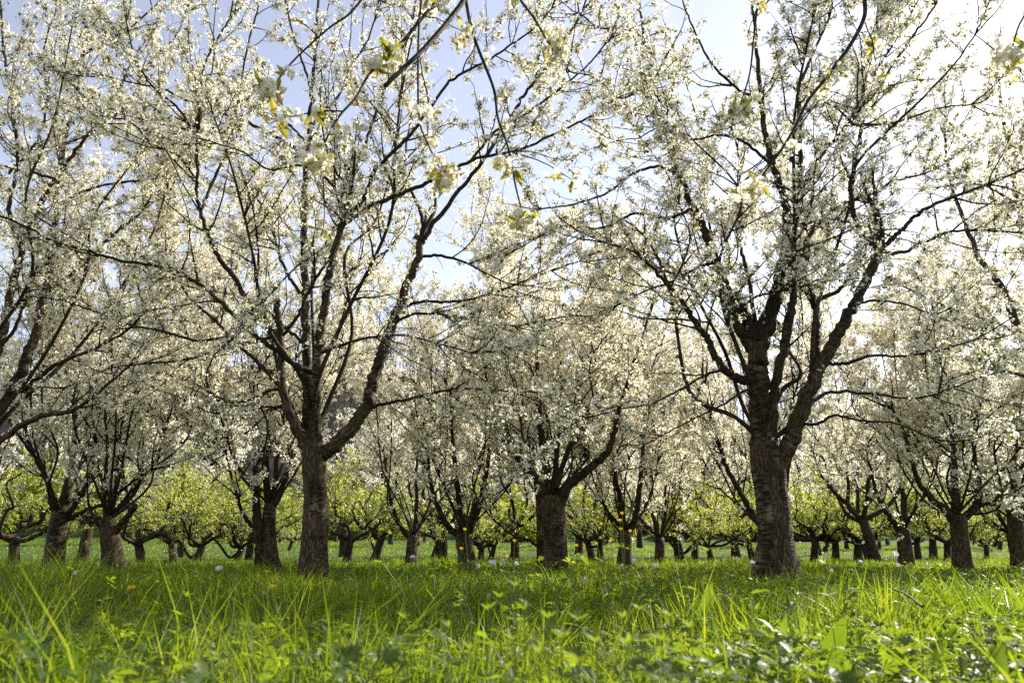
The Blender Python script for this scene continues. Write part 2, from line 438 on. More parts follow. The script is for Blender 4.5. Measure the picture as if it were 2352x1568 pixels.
def dress(limbs, r, d1=2.2, l1=(.45, 1.4), d2=3.2, l2=(.14, .45), dc=15, rmax=.045, cuts=(), tw=1.0, inb=1.3, skip=.34, zmin=1.6, up1=.25, cscale=1.0, droop=.0):
    """limbs: list of (P (n,3), R (n)) -> side twigs, spurs and cluster sites"""
    S, D, L, R0 = [], [], [], []; sites = []; axes = []; IS, ID, IL, IR = [], [], [], []
    for i, (P, R) in enumerate(limbs):
        Pe, Lt = even(P, .12); Re = np.interp(np.linspace(0, 1, len(Pe)), np.linspace(0, 1, len(R)), R)
        inner = np.linspace(0, 1, len(Pe)) > (skip if Re[0] > .022 else .06)
        keep = (Re < rmax) & inner & (Pe[:, 2] > zmin)
        n = r.poisson(d1 * Lt * keep.mean()); 
        if keep.any() and n:
            k = r.choice(np.nonzero(keep)[0], n); T = unit(np.gradient(Pe, axis=0))[k]
            S.append(Pe[k] + r.normal(0, .01, (n, 3))); D.append(side_dirs(T, r, 1.0, .75, up1)); L.append(r.uniform(*l1, n)); R0.append(np.clip(Re[k] * .5, .0035, .011))
            thin = keep & (Re < .028)
            m_ = r.poisson(dc * .5 * Lt * thin.mean())
            if thin.any() and m_:
                k = r.choice(np.nonzero(thin)[0], m_); T = unit(np.gradient(Pe, axis=0))[k]
                ax = side_dirs(T, r, 1, .1, .1); sites.append(Pe[k] + ax * (Re[k] + .015)[:, None]); axes.append(ax)
        low = ~keep & (np.linspace(0, 1, len(Pe)) > .12) & (Re < .09)
        nb_ = r.poisson(inb * Lt * low.mean())
        if low.any() and nb_:
            k = r.choice(np.nonzero(low)[0], nb_); T = unit(np.gradient(Pe, axis=0))[k]
            IS.append(Pe[k]); ID.append(side_dirs(T, r, 1.0, .5, .1)); IL.append(r.uniform(.35, 1.3, nb_)); IR.append(np.full(nb_, .0055))
        if i not in cuts:
            T = unit(P[-1] - P[-2]); nn = 3
            S.append(np.repeat(P[-1:], nn, 0)); D.append(unit(T[None] + r.normal(0, .32, (nn, 3)))); L.append(r.uniform(.6, 1.3, nn)); R0.append(np.full(nn, max(R[-1] * .8, .004)))
    S, D, L, R0 = map(np.concatenate, (S, D, L, R0))
    P1, Q1 = grow(S, D, L, R0, 8, r, .05 - droop, .15)
    if IS:
        IS, ID, IL, IR = map(np.concatenate, (IS, ID, IL, IR)); P3, Q3 = grow(IS, ID, IL, IR, 8, r, -.01, .16)
        bi, p, t, rr, tt = sample_on(P3, Q3, 2.4, r, .4, 1); ax = side_dirs(t, r, 1, .3, .05); sites.append(p + ax * .014); axes.append(ax)
    bi, p, t, rr, tt = sample_on(P1, Q1, d2, r, .1, .95)
    P2, Q2 = grow(p, side_dirs(t, r, 1, .8, .2), r.uniform(*l2, len(p)) * (1.2 - .5 * tt), np.full(len(p), .0034), 5, r, .05 - droop, .2)
    for P, Q, dd in ((P1, Q1, dc * .8), (P2, Q2, dc)):
        bi, p, t, rr, tt = sample_on(P, Q, dd, r, .08, 1.0)
        ax = side_dirs(t, r, 1, .3, .05); sites.append(p + ax * .014); axes.append(ax)
        sites.append(P[:, -1]); axes.append(unit(P[:, -1] - P[:, -2]))
    if len(IS): P1 = np.concatenate([P1, P3]); Q1 = np.concatenate([Q1, Q3])
    return (P1, Q1 * tw), (P2, Q2 * tw), np.concatenate(sites), np.concatenate(axes)

def build_crown(root, base, tw1, tw2, sites, axes, tpls, r, mats, size=1.0):
    v1, f1 = batch_tube(tw1[0], tw1[1], 4); v2, f2 = batch_tube(tw2[0], tw2[1], 3)
    mesh_obj('twigs', np.concatenate([v1, v2]) - base, [np.concatenate([f1, f2 + len(v1)])], M_TWIG, root, smoothf=True)
    V, F, Mi, T = scatter(tpls, sites, axes, size * r.uniform(.75, 1.2, len(sites)), r)
    mesh_obj('crown', V - base, [F], mats, root, midx=Mi, tint=T)

def traced_tree(label, depth, trunk, limbs, seed, tpls, group, auto=6, height=8.0, spread=3.2, gnd=None, name='cherry_tree', hi=False, dr=None, size=1.0, cat='tree', base_u=None):
    """trunk: [(u,v,width)], limbs: [(id, parent, [(u,v)...], w0, w1, depth change)], widths in grid units"""
    r = np.random.default_rng(seed)
    sc = lambda d: d / FP
    pts = np.array([unproj(u, v, depth) for u, v, _ in trunk]); rad = np.array([.89 * w_ * zdep(v, depth) / FP / 2 for u, v, w_ in trunk])
    bx, by = pts[0, 0] + (pts[0, 0] - pts[1, 0]) * .2, depth
    gz = float(ground(bx, by)) - .06
    pts = np.concatenate([[[bx, by, gz]], pts[pts[:, 2] > gz + .05]]); rad = np.concatenate([[rad[0]], rad[-(len(pts) - 1):]])
    pts = catmull(np.concatenate([pts, rad[:, None]], 1), 9); rad = pts[:, 3]; pts = pts[:, :3]
    Pe, Lt = even(pts, .05 if hi else .1); Re = np.interp(np.linspace(0, 1, len(Pe)), np.linspace(0, 1, len(rad)), rad)
    Pe = Pe + np.stack([np.sin(np.linspace(0, 5, len(Pe)) + seed) * .012, np.cos(np.linspace(0, 4, len(Pe))) * .012, np.zeros(len(Pe))], 1)
    base = np.array([bx, by, gz + .06])
    root = empty(name, base, label, cat, group)
    V, F, B = big_tube(Pe, Re, 30 if hi else 16, .055, .28, seed)
    mesh_obj('trunk', V - base, [F], M_BARK, root, attr=B, smoothf=True)
    made = {'trunk': (np.array([[u, v] for u, v, _ in trunk], float), np.full(len(trunk), depth))}
    L3 = []; cuts = []; holder = {}
    for li, (lid, par, uv, w0, w1, dd) in enumerate(limbs):
        cut = lid.endswith('!')
        uvf = catmull(uv, 7); n_ = len(uvf)
        pu, pd = made[par]; d0 = pd[np.argmin(((pu - uvf[0]) ** 2).sum(1))]
        dep = d0 + dd * np.linspace(0, 1, n_) ** 1.2
        made[lid] = (uvf, dep)
        P = np.array([unproj(u, v, d) for (u, v), d in zip(uvf, dep)])
        rr = np.linspace(w0, w1, n_) ; rr = w1 + (w0 - w1) * (1 - np.linspace(0, 1, n_)) ** 1.15
        R = rr * zdep(uvf[:, 1], dep) / FP / 2 * (.82 if w0 > 12 else .9)
        P[1:-1] += r.normal(0, .012, (n_ - 2, 3)) * (R[1:-1, None] / .04).clip(.2, 1)
        L3.append((P, R));
        if cut: cuts.append(li)
        S = 14 if w0 > 18 else 9
        V, F, B = big_tube(P, R, S if hi else max(6, S - 4), .05, 0, seed * 31 + li)
        holder[lid] = holder.get(par) or mesh_obj('limb', V - base, [F], M_BARK if hi else M_BARK2, root, attr=B, smoothf=True)
        if par != 'trunk': mesh_obj('branch', V - base, [F], M_BARK2, holder[par], attr=B, smoothf=True)
    # limbs towards and away from the viewer that the picture foreshortens
    fork = Pe[-1]
    for a in range(auto):
        az = a * 2.4 + r.uniform(0, 1)
        hr = r.uniform(.55, 1.0); d = np.array([math.cos(az) * .8, math.sin(az) * 1.15, 0])
        st = fork + np.array([0, 0, r.uniform(-.15, .1)])
        top = height * r.uniform(.62, 1.0)
        s = np.linspace(0, 1, 7)[:, None]
        P = st + d * spread * hr * (s ** .8) + np.array([0, 0, 1]) * (top - st[2]) * s ** 1.15 + np.concatenate([[[0, 0, 0]], r.normal(0, .13, (6, 3))])
        P = catmull(P, 5); R = np.linspace(.034 if hi else .024, .009, len(P))
        L3.append((P, R)); V, F, B = big_tube(P, R, 9 if hi else 6, .05, 0, seed * 17 + a)
        mesh_obj('limb', V - base, [F], M_BARK2, root, attr=B, smoothf=True)
    t1, t2, si, ax = dress(L3, r, cuts=cuts, **(dr or {}))
    build_crown(root, base, t1, t2, si, ax, tpls, r, [M_PETAL, M_YLEAF], size)
    return root

G_BIG = 'large cherry trees of the front row'
G_MID = 'cherry trees in blossom of the middle rows'
G_FAR = 'small cherry trees in blossom far back'
G_APP = 'low fruit trees with fresh green leaves'

# ---- large tree left of the middle
LT = [(722, 1345, 74), (722, 1300, 66), (724, 1200, 65), (722, 1110, 58), (719, 1050, 62), (718, 1012, 50)]
LL = [
 ('A!', 'trunk', [(708, 1035), (690, 995), (668, 955), (648, 890), (643, 790), (638, 720), (634, 680)], 36, 15, -.5),
 ('B', 'trunk', [(712, 1040), (708, 960), (706, 870), (704, 796), (701, 710), (701, 625), (697, 522), (700, 410), (711, 308), (716, 205), (724, 120), (731, 0), (734, -90)], 32, 6, 1.2),
 ('C', 'trunk', [(724, 1040), (723, 960), (726, 864), (735, 779), (746, 693), (763, 608), (782, 530), (790, 488)], 34, 17, -.9),
 ('D', 'trunk', [(732, 1052), (775, 1018), (818, 970), (848, 918), (864, 850), (884, 796), (902, 741), (921, 692), (941, 640), (960, 585), (968, 548)], 42, 19, .3),
 ('E', 'C', [(733, 810), (765, 790), (783, 745), (797, 690)], 13, 7, .9),
 ('A1', 'A!', [(640, 778), (612, 745), (581, 707), (523, 621), (489, 567), (470, 515), (452, 455), (454, 403), (452, 308), (461, 239), (466, 164), (492, 103), (528, 45)], 17, 5, -.8),
 ('A1b', 'A1', [(462, 480), (492, 410), (530, 325), (547, 226), (574, 85), (603, -10)], 9, 4, .9),
 ('C0', 'C', [(724, 860), (690, 842), (649, 816), (595, 775), (547, 734), (506, 693), (461, 655), (410, 625), (342, 608), (273, 597), (205, 577), (120, 553), (60, 520), (-40, 480)], 15, 6, -1.3),
 ('A3', 'A!', [(645, 888), (615, 857), (564, 806), (530, 775), (492, 734), (444, 693), (410, 649)], 13, 7, .7),
 ('A3b', 'A3', [(527, 772), (455, 782), (376, 761), (291, 744), (239, 724), (154, 693), (68, 679)], 8, 4, .6),
 ('A4', 'A!', [(644, 893), (612, 898), (564, 922), (513, 922), (480, 900), (475, 857), (492, 816)], 8, 4, -.5),
 ('A5', 'A!', [(642, 768), (600, 780), (547, 792), (461, 816), (393, 830), (308, 837), (239, 850), (150, 890)], 8, 4, 1.3),
 ('A6!', 'A!', [(655, 930), (636, 936), (619, 937)], 10, 7, 0),
 ('A7', 'A!', [(643, 775), (684, 727), (704, 679), (735, 625), (764, 582), (790, 520)], 10, 6, -.6),
 ('B1', 'B', [(700, 790), (649, 748), (608, 707), (564, 679), (513, 673), (440, 660)], 9, 4, 1.1),
 ('B2', 'B', [(700, 690), (670, 645), (646, 597), (625, 529), (600, 470), (560, 430)], 10, 4, .8),
 ('B3', 'B', [(702, 360), (632, 314), (547, 273), (479, 250), (420, 226), (376, 205), (308, 191), (239, 174)], 10, 4, -.9),
 ('B4', 'B', [(706, 330), (667, 291), (615, 270), (564, 246), (479, 205)], 7, 3, .9),
 ('B5', 'B', [(716, 205), (690, 130), (668, 60), (650, -30)], 7, 4, .5),
 ('C1', 'C', [(784, 519), (843, 478), (946, 434), (1014, 407), (1082, 369), (1185, 345), (1288, 301), (1356, 267), (1424, 222), (1493, 202)], 14, 4, -.7),
 ('C2', 'C', [(790, 500), (820, 475), (843, 441), (862, 393), (912, 342), (963, 284), (1021, 202), (1065, 167), (1120, 140), (1185, 96), (1230, 62), (1267, 20)], 14, 4, -1.2),
 ('C3', 'C', [(788, 495), (806, 440), (775, 400), (752, 350), (740, 290)], 9, 4, -.6),
 ('C4', 'C', [(790, 490), (816, 393), (850, 300), (881, 212), (918, 140), (945, 60), (960, -30)], 11, 4, .8),
 ('D1', 'D', [(966, 560), (971, 508), (956, 461), (932, 410), (932, 342), (945, 270)], 11, 5, 1.0),
 ('D2', 'D', [(967, 560), (990, 525), (1048, 444), (1100, 383), (1178, 260), (1219, 198), (1271, 137), (1288, 109), (1338, 25)], 15, 5, -.3),
 ('D3', 'D', [(846, 936), (895, 925), (946, 915), (1031, 895), (1110, 893), (1180, 900)], 10, 4, -.7),
 ('D4', 'D', [(906, 715), (963, 693), (1031, 693), (1083, 686), (1151, 666), (1254, 625), (1330, 600)], 9, 4, -.4),
 ('D5', 'D', [(900, 740), (963, 720), (1048, 727), (1117, 741), (1185, 748), (1254, 734), (1322, 724)], 8, 4, .9),
 ('D6', 'D', [(955, 590), (1014, 587), (1072, 604), (1117, 628), (1168, 652)], 9, 4, .5),
 ('C5', 'C1', [(1082, 369), (1140, 300), (1210, 260), (1290, 200), (1350, 150), (1400, 90)], 8, 4, .8),
 ('C6', 'C', [(786, 500), (760, 420), (690, 380), (620, 390), (560, 350), (500, 330)], 8, 4, -1.0),
 ('A8', 'A1', [(455, 420), (410, 360), (350, 330), (300, 280), (250, 270)], 7, 4, .5),
 ('A9', 'A1', [(452, 320), (410, 250), (350, 200), (310, 130), (290, 50)], 7, 4, -.4),
 ('B6', 'B', [(712, 290), (770, 230), (810, 150), (850, 80), (870, 0)], 8, 4, .5),
 ('D7', 'C', [(732, 810), (790, 790), (850, 775), (930, 770), (1010, 790), (1080, 810)], 8, 4, -1.0),
]
DL = dict(d1=4.4, l1=(.5, 1.6), d2=3.0, dc=7.8, rmax=.045, zmin=2.0, tw=1.35, up1=.12)
traced_tree('large white-blossomed cherry left of centre with one limb sawn off to an upright stub', 9.6, LT, LL, 11, TPL_HI, G_BIG, auto=5, height=8.3, spread=2.3, hi=True, dr=DL)

# ---- large tree on the right
RT = [(1792, 1345, 112), (1786, 1290, 92), (1777, 1200, 86), (1766, 1110, 82), (1757, 1050, 82), (1752, 1010, 66)]
RL = [
 ('A', 'trunk', [(1750, 1040), (1746, 960), (1744, 900), (1741, 847), (1738, 790)], 58, 52, 0),
 ('B', 'trunk', [(1772, 1040), (1774, 960), (1778, 895), (1793, 823), (1810, 745), (1821, 685), (1819, 614), (1824, 513), (1835, 427), (1838, 308), (1834, 212), (1849, 164), (1883, 89), (1905, 40)], 32, 6, -.5),
 ('C', 'trunk', [(1785, 1065), (1818, 1012), (1841, 942), (1871, 871), (1901, 811), (1937, 745), (1967, 685), (2002, 614), (2022, 570)], 50, 24, -.5),
 ('A1', 'A', [(1738, 815), (1706, 772), (1686, 715), (1662, 649), (1644, 596), (1614, 524), (1590, 470), (1558, 403), (1544, 359), (1517, 239), (1493, 171), (1476, 68), (1466, -20)], 34, 6, .9),
 ('A2', 'A', [(1744, 812), (1764, 750), (1781, 685), (1794, 620), (1808, 536), (1806, 470), (1780, 393), (1762, 325), (1750, 239), (1742, 150), (1733, 60), (1722, -20)], 38, 7, -.3),
 ('A3', 'A1', [(1690, 725), (1712, 697), (1745, 679), (1790, 668)], 8, 5, -.5),
 ('A4', 'A', [(1738, 882), (1690, 866), (1656, 841), (1626, 781), (1596, 739), (1566, 691), (1530, 650), (1490, 605), (1450, 575), (1400, 560)], 26, 6, -.8),
 ('A5', 'B', [(1775, 890), (1715, 895), (1656, 931), (1584, 966), (1520, 1000)], 8, 3, -.9),
 ('A6', 'A4', [(1660, 850), (1626, 859), (1548, 901), (1500, 925), (1420, 940), (1350, 960)], 8, 3, -.6),
 ('A7', 'A1', [(1650, 600), (1600, 615), (1548, 645), (1490, 665), (1420, 700)], 10, 4, .6),
 ('A8', 'A4', [(1540, 660), (1570, 600), (1585, 540), (1560, 470)], 7, 4, .6),
 ('B1', 'B', [(1820, 640), (1862, 533), (1924, 478), (2009, 441), (2044, 420), (2120, 400)], 15, 5, .8),
 ('B2', 'B', [(1822, 520), (1890, 504), (1958, 513), (2020, 530)], 8, 4, -1.1),
 ('B3', 'B', [(1832, 470), (1859, 396), (1900, 340), (1948, 287), (1996, 222), (2030, 178), (2068, 123), (2109, 68), (2150, 10)], 13, 5, -.7),
 ('B4', 'B3', [(1948, 287), (2010, 286), (2070, 278), (2150, 250), (2230, 240)], 8, 4, .4),
 ('B5', 'B3', [(1952, 280), (1975, 230), (2010, 165), (2060, 90), (2110, 0)], 8, 4, .9),
 ('C1', 'C', [(2018, 580), (1985, 540), (1964, 500), (1955, 444), (1960, 393), (1979, 301), (1996, 222), (2004, 150), (2014, 62), (2018, -10)], 17, 6, 1.0),
 ('C2', 'C', [(2020, 578), (2056, 542), (2086, 512), (2129, 478), (2215, 444), (2300, 410), (2370, 380)], 15, 6, -.2),
 ('C3', 'C1', [(1950, 440), (1972, 369), (2054, 287), (2120, 225), (2190, 150), (2240, 80)], 9, 4, -.8),
 ('C4!', 'C', [(1876, 862), (1878, 800), (1876, 760), (1871, 703), (1859, 649)], 22, 16, .6),
 ('C4b', 'C4!', [(1874, 697), (1931, 661), (1973, 608), (1992, 560), (2000, 500)], 13, 6, .5),
 ('C7', 'C', [(1893, 835), (1943, 835), (2002, 817), (2086, 817), (2176, 799), (2242, 778)], 10, 4, -.9),
 ('C8', 'C', [(1860, 925), (1907, 901), (1996, 903), (2074, 913), (2140, 907), (2254, 865)], 11, 4, .7),
 ('C9', 'C', [(1838, 975), (1883, 972), (1919, 954), (1979, 966), (2056, 972), (2134, 1002)], 9, 4, -.8),
 ('C10', 'C', [(2022, 576), (2068, 581), (2134, 551), (2200, 530), (2325, 533), (2400, 545)], 11, 4, .8),
 ('C11', 'C', [(1960, 700), (2010, 690), (2080, 700), (2160, 730), (2240, 760)], 8, 3, 1.2),
 ('A10', 'A1', [(1556, 400), (1510, 382), (1450, 402), (1390, 445), (1310, 470), (1240, 480)], 9, 4, -.6),
 ('A11', 'A1', [(1520, 245), (1470, 215), (1420, 225), (1370, 180), (1310, 165)], 7, 4, .4),
 ('A12', 'A1', [(1592, 480), (1530, 500), (1460, 490), (1380, 525), (1290, 520), (1210, 560)], 9, 4, .7),
 ('A13', 'A1', [(1478, 90), (1430, 60), (1380, 65), (1330, 30)], 6, 4, -.3),
 ('A14', 'A2', [(1785, 400), (1730, 340), (1660, 310), (1590, 320), (1520, 290)], 9, 4, -1.0),
 ('A15', 'A2', [(1752, 240), (1690, 200), (1630, 140), (1590, 60), (1560, -20)], 8, 4, -.8),
 ('A9', 'A', [(1742, 780), (1720, 640), (1700, 560), (1690, 470), (1700, 380), (1680, 290)], 12, 5, 1.4),
]
traced_tree('largest dark-trunked cherry tree on the right, its bark ringed with bands', 9.2, RT, RL, 23, TPL_HI, G_BIG, auto=7, height=8.3, spread=2.3, hi=True, dr=dict(d1=4.4, l1=(.5, 1.6), d2=3.2, dc=8, rmax=.042, zmin=2.2, tw=1.35, up1=.12))

# ---- tree past the left edge, limbs reach in
FT = [(-90, 1345, 76), (-92, 1250, 70), (-90, 1130, 66), (-86, 1060, 60)]
FLm = [
 ('A', 'trunk', [(-86, 1080), (-40, 1000), (5, 930), (44, 864), (68, 802), (86, 750), (104, 670), (125, 540), (130, 430), (150, 330), (180, 200), (200, 60), (210, -40)], 36, 7, .9),
 ('B', 'trunk', [(-92, 1080), (-60, 960), (-22, 860), (6, 760), (34, 632), (50, 580), (90, 480), (130, 410), (175, 345), (250, 250), (300, 150)], 30, 6, -.4),
 ('C', 'trunk', [(-80, 1090), (0, 1011), (85, 960), (164, 943), (198, 922), (250, 880), (297, 840)], 20, 6, -.6),
 ('D', 'A', [(30, 905), (61, 890), (137, 833), (222, 799), (290, 761), (330, 720)], 15, 6, -.7),
 ('E', 'B', [(0, 800), (40, 740), (80, 640), (110, 600), (140, 560)], 10, 5, -.3),
 ('G', 'B', [(130, 410), (60, 395), (0, 380), (-60, 370)], 8, 4, -.2),
 ('H', 'A', [(128, 480), (190, 440), (270, 420), (360, 410), (430, 380)], 8, 4, 1.0),
 ('I', 'A', [(190, 130), (230, 100), (290, 70), (350, 20)], 6, 4, -.5),
 ('J', 'B', [(50, 580), (20, 480), (40, 380), (30, 250), (10, 120), (0, 0)], 12, 5, .6),
 ('L', 'A', [(150, 330), (220, 300), (300, 230), (340, 150), (400, 90), (430, 20)], 8, 4, .7),
 ('M', 'J', [(20, 400), (80, 330), (110, 230), (100, 120), (130, 20)], 7, 4, -.6),
 ('K', 'A', [(105, 670), (180, 620), (260, 540), (330, 480), (370, 380)], 11, 5, .9),
]
traced_tree('cherry reaching in across the left edge with pale upper limbs', 10.6, FT, FLm, 37, TPL_HI, G_BIG, auto=6, height=9, spread=3.4, hi=True, dr=dict(d1=4.6, l1=(.5, 1.6), d2=3.2, dc=8, rmax=.06))

# ---- tree past the right edge
ET = [(2490, 1345, 70), (2488, 1250, 66), (2484, 1150, 62), (2480, 1080, 58)]
EL = [
 ('A', 'trunk', [(2480, 1100), (2440, 960), (2390, 850), (2340, 760), (2318, 700), (2290, 640), (2250, 590), (2210, 500), (2180, 400), (2170, 300)], 34, 6, .5),
 ('B', 'trunk', [(2482, 1100), (2460, 900), (2420, 750), (2380, 600), (2340, 480), (2325, 380), (2300, 250), (2290, 120)], 32, 6, 1.4),
 ('C', 'A', [(2345, 770), (2280, 740), (2200, 715), (2140, 690), (2080, 660)], 10, 4, -.5),
 ('D', 'A', [(2410, 890), (2340, 860), (2260, 850), (2180, 870)], 10, 4, -.8),
 ('E', 'B', [(2340, 480), (2290, 440), (2230, 420), (2160, 430)], 8, 4, .3),
 ('G', 'B', [(2345, 500), (2370, 420), (2350, 300), (2360, 180)], 8, 4, .3),
]
traced_tree('cherry whose blossoming limbs reach in across the right edge', 11.4, ET, EL, 41, TPL_HI, G_BIG, auto=1, height=7, spread=1.6, hi=True, dr=dict(d1=3.6, l1=(.5, 1.4), d2=3.2, dc=9, rmax=.06))

# ---- middle rows, traced trunks and main limbs
DM = dict(d1=6.0, l1=(.5, 1.7), d2=3.6, dc=6.6, rmax=.055, skip=.28, zmin=1.35, tw=1.5, inb=2.2)
MID = [
 ('stout short-trunked cherry in the middle of the picture, limbs splayed like a fan', 14.5,
  [(1274, 1330, 66), (1275, 1260, 60), (1272, 1190, 60), (1270, 1140, 62)],
  [('a', 'trunk', [(1262, 1150), (1225, 1090), (1190, 1050), (1168, 1000), (1148, 930), (1120, 880)], 26, 6, -.6),
   ('b', 'trunk', [(1268, 1150), (1256, 1080), (1243, 1000), (1236, 900), (1230, 780), (1222, 690)], 30, 6, .5),
   ('c', 'trunk', [(1275, 1150), (1278, 1060), (1288, 960), (1290, 880)], 20, 7, .9),
   ('d', 'trunk', [(1282, 1160), (1310, 1110), (1360, 1070), (1400, 1030), (1420, 950), (1450, 850), (1480, 760)], 34, 6, -.3),
   ('e', 'trunk', [(1278, 1120), (1310, 1030), (1350, 980), (1400, 900)], 14, 5, .7)]),
 ('cherry with a squarely cut limb, between the middle tree and the left big one', 17.0,
  [(1072, 1315, 46), (1070, 1270, 42), (1066, 1225, 42)],
  [('a', 'trunk', [(1060, 1235), (1030, 1210), (1005, 1165), (990, 1110), (982, 1050), (965, 990)], 22, 6, -.5),
   ('b', 'trunk', [(1064, 1235), (1058, 1160), (1045, 1080), (1040, 1000), (1034, 900)], 26, 6, .5),
   ('c', 'trunk', [(1072, 1235), (1095, 1180), (1115, 1100), (1125, 1030), (1132, 960)], 24, 6, .3),
   ('d!', 'trunk', [(1074, 1235), (1086, 1190), (1092, 1145)], 22, 20, -.5)]),
 ('twin-trunked cherry with crowded upright limbs, just left of the left big tree', 14.5,
  [(624, 1330, 42), (620, 1270, 38), (618, 1200, 36), (622, 1150, 30)],
  [('a!', 'trunk', [(598, 1328), (596, 1270), (592, 1190), (590, 1130), (588, 1070)], 34, 16, -.3),
   ('b', 'trunk', [(620, 1180), (612, 1080), (620, 980), (630, 880)], 26, 6, .6),
   ('c', 'trunk', [(622, 1180), (650, 1120), (668, 1050), (690, 980)], 20, 6, -.4),
   ('d', 'a!', [(595, 1220), (560, 1180), (540, 1120), (520, 1050)], 14, 5, -.5),
   ('e', 'trunk', [(622, 1170), (636, 1080), (632, 960), (640, 850)], 18, 6, .2)]),
 ('slim cherry with a low left fork between the left big tree and the cut-limbed one', 20.0,
  [(945, 1300, 30), (946, 1260, 28), (948, 1230, 26)],
  [('a', 'trunk', [(944, 1240), (915, 1200), (898, 1150), (888, 1090), (880, 1040)], 15, 5, -.5),
   ('b', 'trunk', [(950, 1240), (958, 1170), (955, 1100), (962, 1020)], 18, 5, .5)]),
 ('cherry with one trunk split into two long upright limbs, right of the middle tree', 18.0,
  [(1436, 1310, 36), (1435, 1265, 33), (1434, 1220, 34)],
  [('a', 'trunk', [(1430, 1230), (1426, 1160), (1412, 1090), (1408, 1000), (1412, 900)], 22, 6, -.3),
   ('b', 'trunk', [(1440, 1230), (1462, 1180), (1470, 1100), (1478, 1010), (1488, 900)], 24, 6, .4),
   ('c', 'trunk', [(1430, 1215), (1400, 1180), (1370, 1120), (1350, 1060)], 10, 4, -.6)]),
 ('slight cherry with a knotty base and three thin stems, left of the largest tree', 22.0,
  [(1516, 1300, 26), (1515, 1265, 24), (1514, 1235, 24)],
  [('a', 'trunk', [(1512, 1240), (1500, 1180), (1498, 1100), (1490, 1030)], 13, 4, -.4),
   ('b', 'trunk', [(1518, 1240), (1528, 1180), (1530, 1110), (1545, 1030)], 14, 4, .3),
   ('c', 'trunk', [(1510, 1235), (1480, 1200), (1450, 1170), (1420, 1150)], 8, 3, -.5)]),
 ('leaning three-limbed cherry at the far left with a stout straight trunk', 14.5,
  [(118, 1330, 52), (124, 1270, 48), (134, 1210, 46), (142, 1175, 44)],
  [('a', 'trunk', [(132, 1185), (118, 1150), (112, 1110), (85, 1060), (62, 1000), (48, 930)], 22, 6, -.4),
   ('b', 'trunk', [(140, 1185), (152, 1120), (166, 1050), (172, 970), (176, 880)], 28, 6, .5),
   ('c', 'trunk', [(148, 1190), (180, 1150), (205, 1090), (220, 1020)], 20, 6, -.2),
   ('d', 'trunk', [(150, 1195), (200, 1170), (250, 1150), (300, 1110), (345, 1080)], 12, 5, -.7)]),
 ('broad-based cherry with bundled dark stems, second trunk from the left', 14.0,
  [(258, 1335, 60), (256, 1280, 50), (254, 1230, 46), (250, 1190, 38)],
  [('a', 'trunk', [(244, 1210), (240, 1120), (246, 1030), (240, 930)], 18, 5, -.3),
   ('b', 'trunk', [(254, 1210), (264, 1130), (272, 1040), (285, 930)], 20, 5, .5),
   ('c!', 'trunk', [(262, 1230), (282, 1200), (300, 1175), (310, 1160)], 20, 15, -.3),
   ('d', 'trunk', [(244, 1240), (222, 1200), (205, 1160), (200, 1120)], 9, 4, -.5),
   ('e', 'trunk', [(256, 1190), (315, 1120), (326, 1060), (330, 980)], 14, 5, .3)]),
 ('cherry leaning left with a forked trunk, right of the largest tree', 18.0,
  [(2082, 1312, 38), (2080, 1265, 35), (2074, 1215, 34)],
  [('a', 'trunk', [(2070, 1225), (2045, 1190), (2020, 1150), (2005, 1100), (1990, 1030)], 20, 5, -.4),
   ('b', 'trunk', [(2076, 1225), (2078, 1160), (2068, 1090), (2075, 1000)], 20, 5, .5),
   ('c', 'a', [(2024, 1160), (2035, 1120), (2040, 1080)], 10, 6, .2)]),
 ('cherry with wide curved arms like a candelabrum near the right edge', 15.0,
  [(2214, 1330, 52), (2210, 1275, 44), (2204, 1225, 42), (2198, 1185, 42)],
  [('a', 'trunk', [(2192, 1198), (2170, 1170), (2140, 1145), (2112, 1110), (2095, 1060), (2080, 1000), (2050, 940)], 24, 6, -.6),
   ('b', 'trunk', [(2198, 1195), (2194, 1130), (2190, 1060), (2184, 990), (2178, 900)], 28, 7, .4),
   ('c', 'trunk', [(2205, 1192), (2232, 1172), (2248, 1140), (2248, 1090), (2236, 1030), (2240, 950)], 24, 6, .2),
   ('d', 'c', [(2240, 1165), (2280, 1150), (2310, 1120), (2340, 1080)], 11, 5, -.4)]),
 ('leaning cherry cut by the right edge, forked at head height', 15.5,
  [(2350, 1325, 46), (2342, 1270, 40), (2332, 1210, 38), (2328, 1180, 36)],
  [('a', 'trunk', [(2324, 1190), (2300, 1150), (2270, 1130), (2250, 1125)], 14, 5, -.4),
   ('b', 'trunk', [(2328, 1190), (2330, 1110), (2332, 1030), (2345, 930)], 24, 6, .3),
   ('c', 'trunk', [(2334, 1195), (2360, 1140), (2372, 1080), (2380, 1000)], 16, 5, .6)]),
 ('slender cherry stem standing close behind the middle tree', 17.0,
  [(1246, 1315, 24), (1244, 1265, 22), (1240, 1200, 20), (1238, 1150, 19)],
  [('a', 'trunk', [(1238, 1160), (1228, 1080), (1222, 1000), (1210, 900)], 17, 5, .5),
   ('b', 'trunk', [(1246, 1265), (1215, 1240), (1180, 1230), (1140, 1200)], 9, 4, -.4)]),
 ('cherry mostly hidden behind the largest trunk, one limb slanting out to the left', 15.5,
  [(1778, 1325, 40), (1774, 1270, 36), (1770, 1220, 34)],
  [('a', 'trunk', [(1768, 1235), (1735, 1190), (1700, 1130), (1668, 1070), (1648, 1010), (1630, 950), (1620, 880)], 20, 6, -.4),
   ('b', 'trunk', [(1774, 1230), (1800, 1150), (1812, 1060), (1830, 960)], 20, 6, .4)]),
]
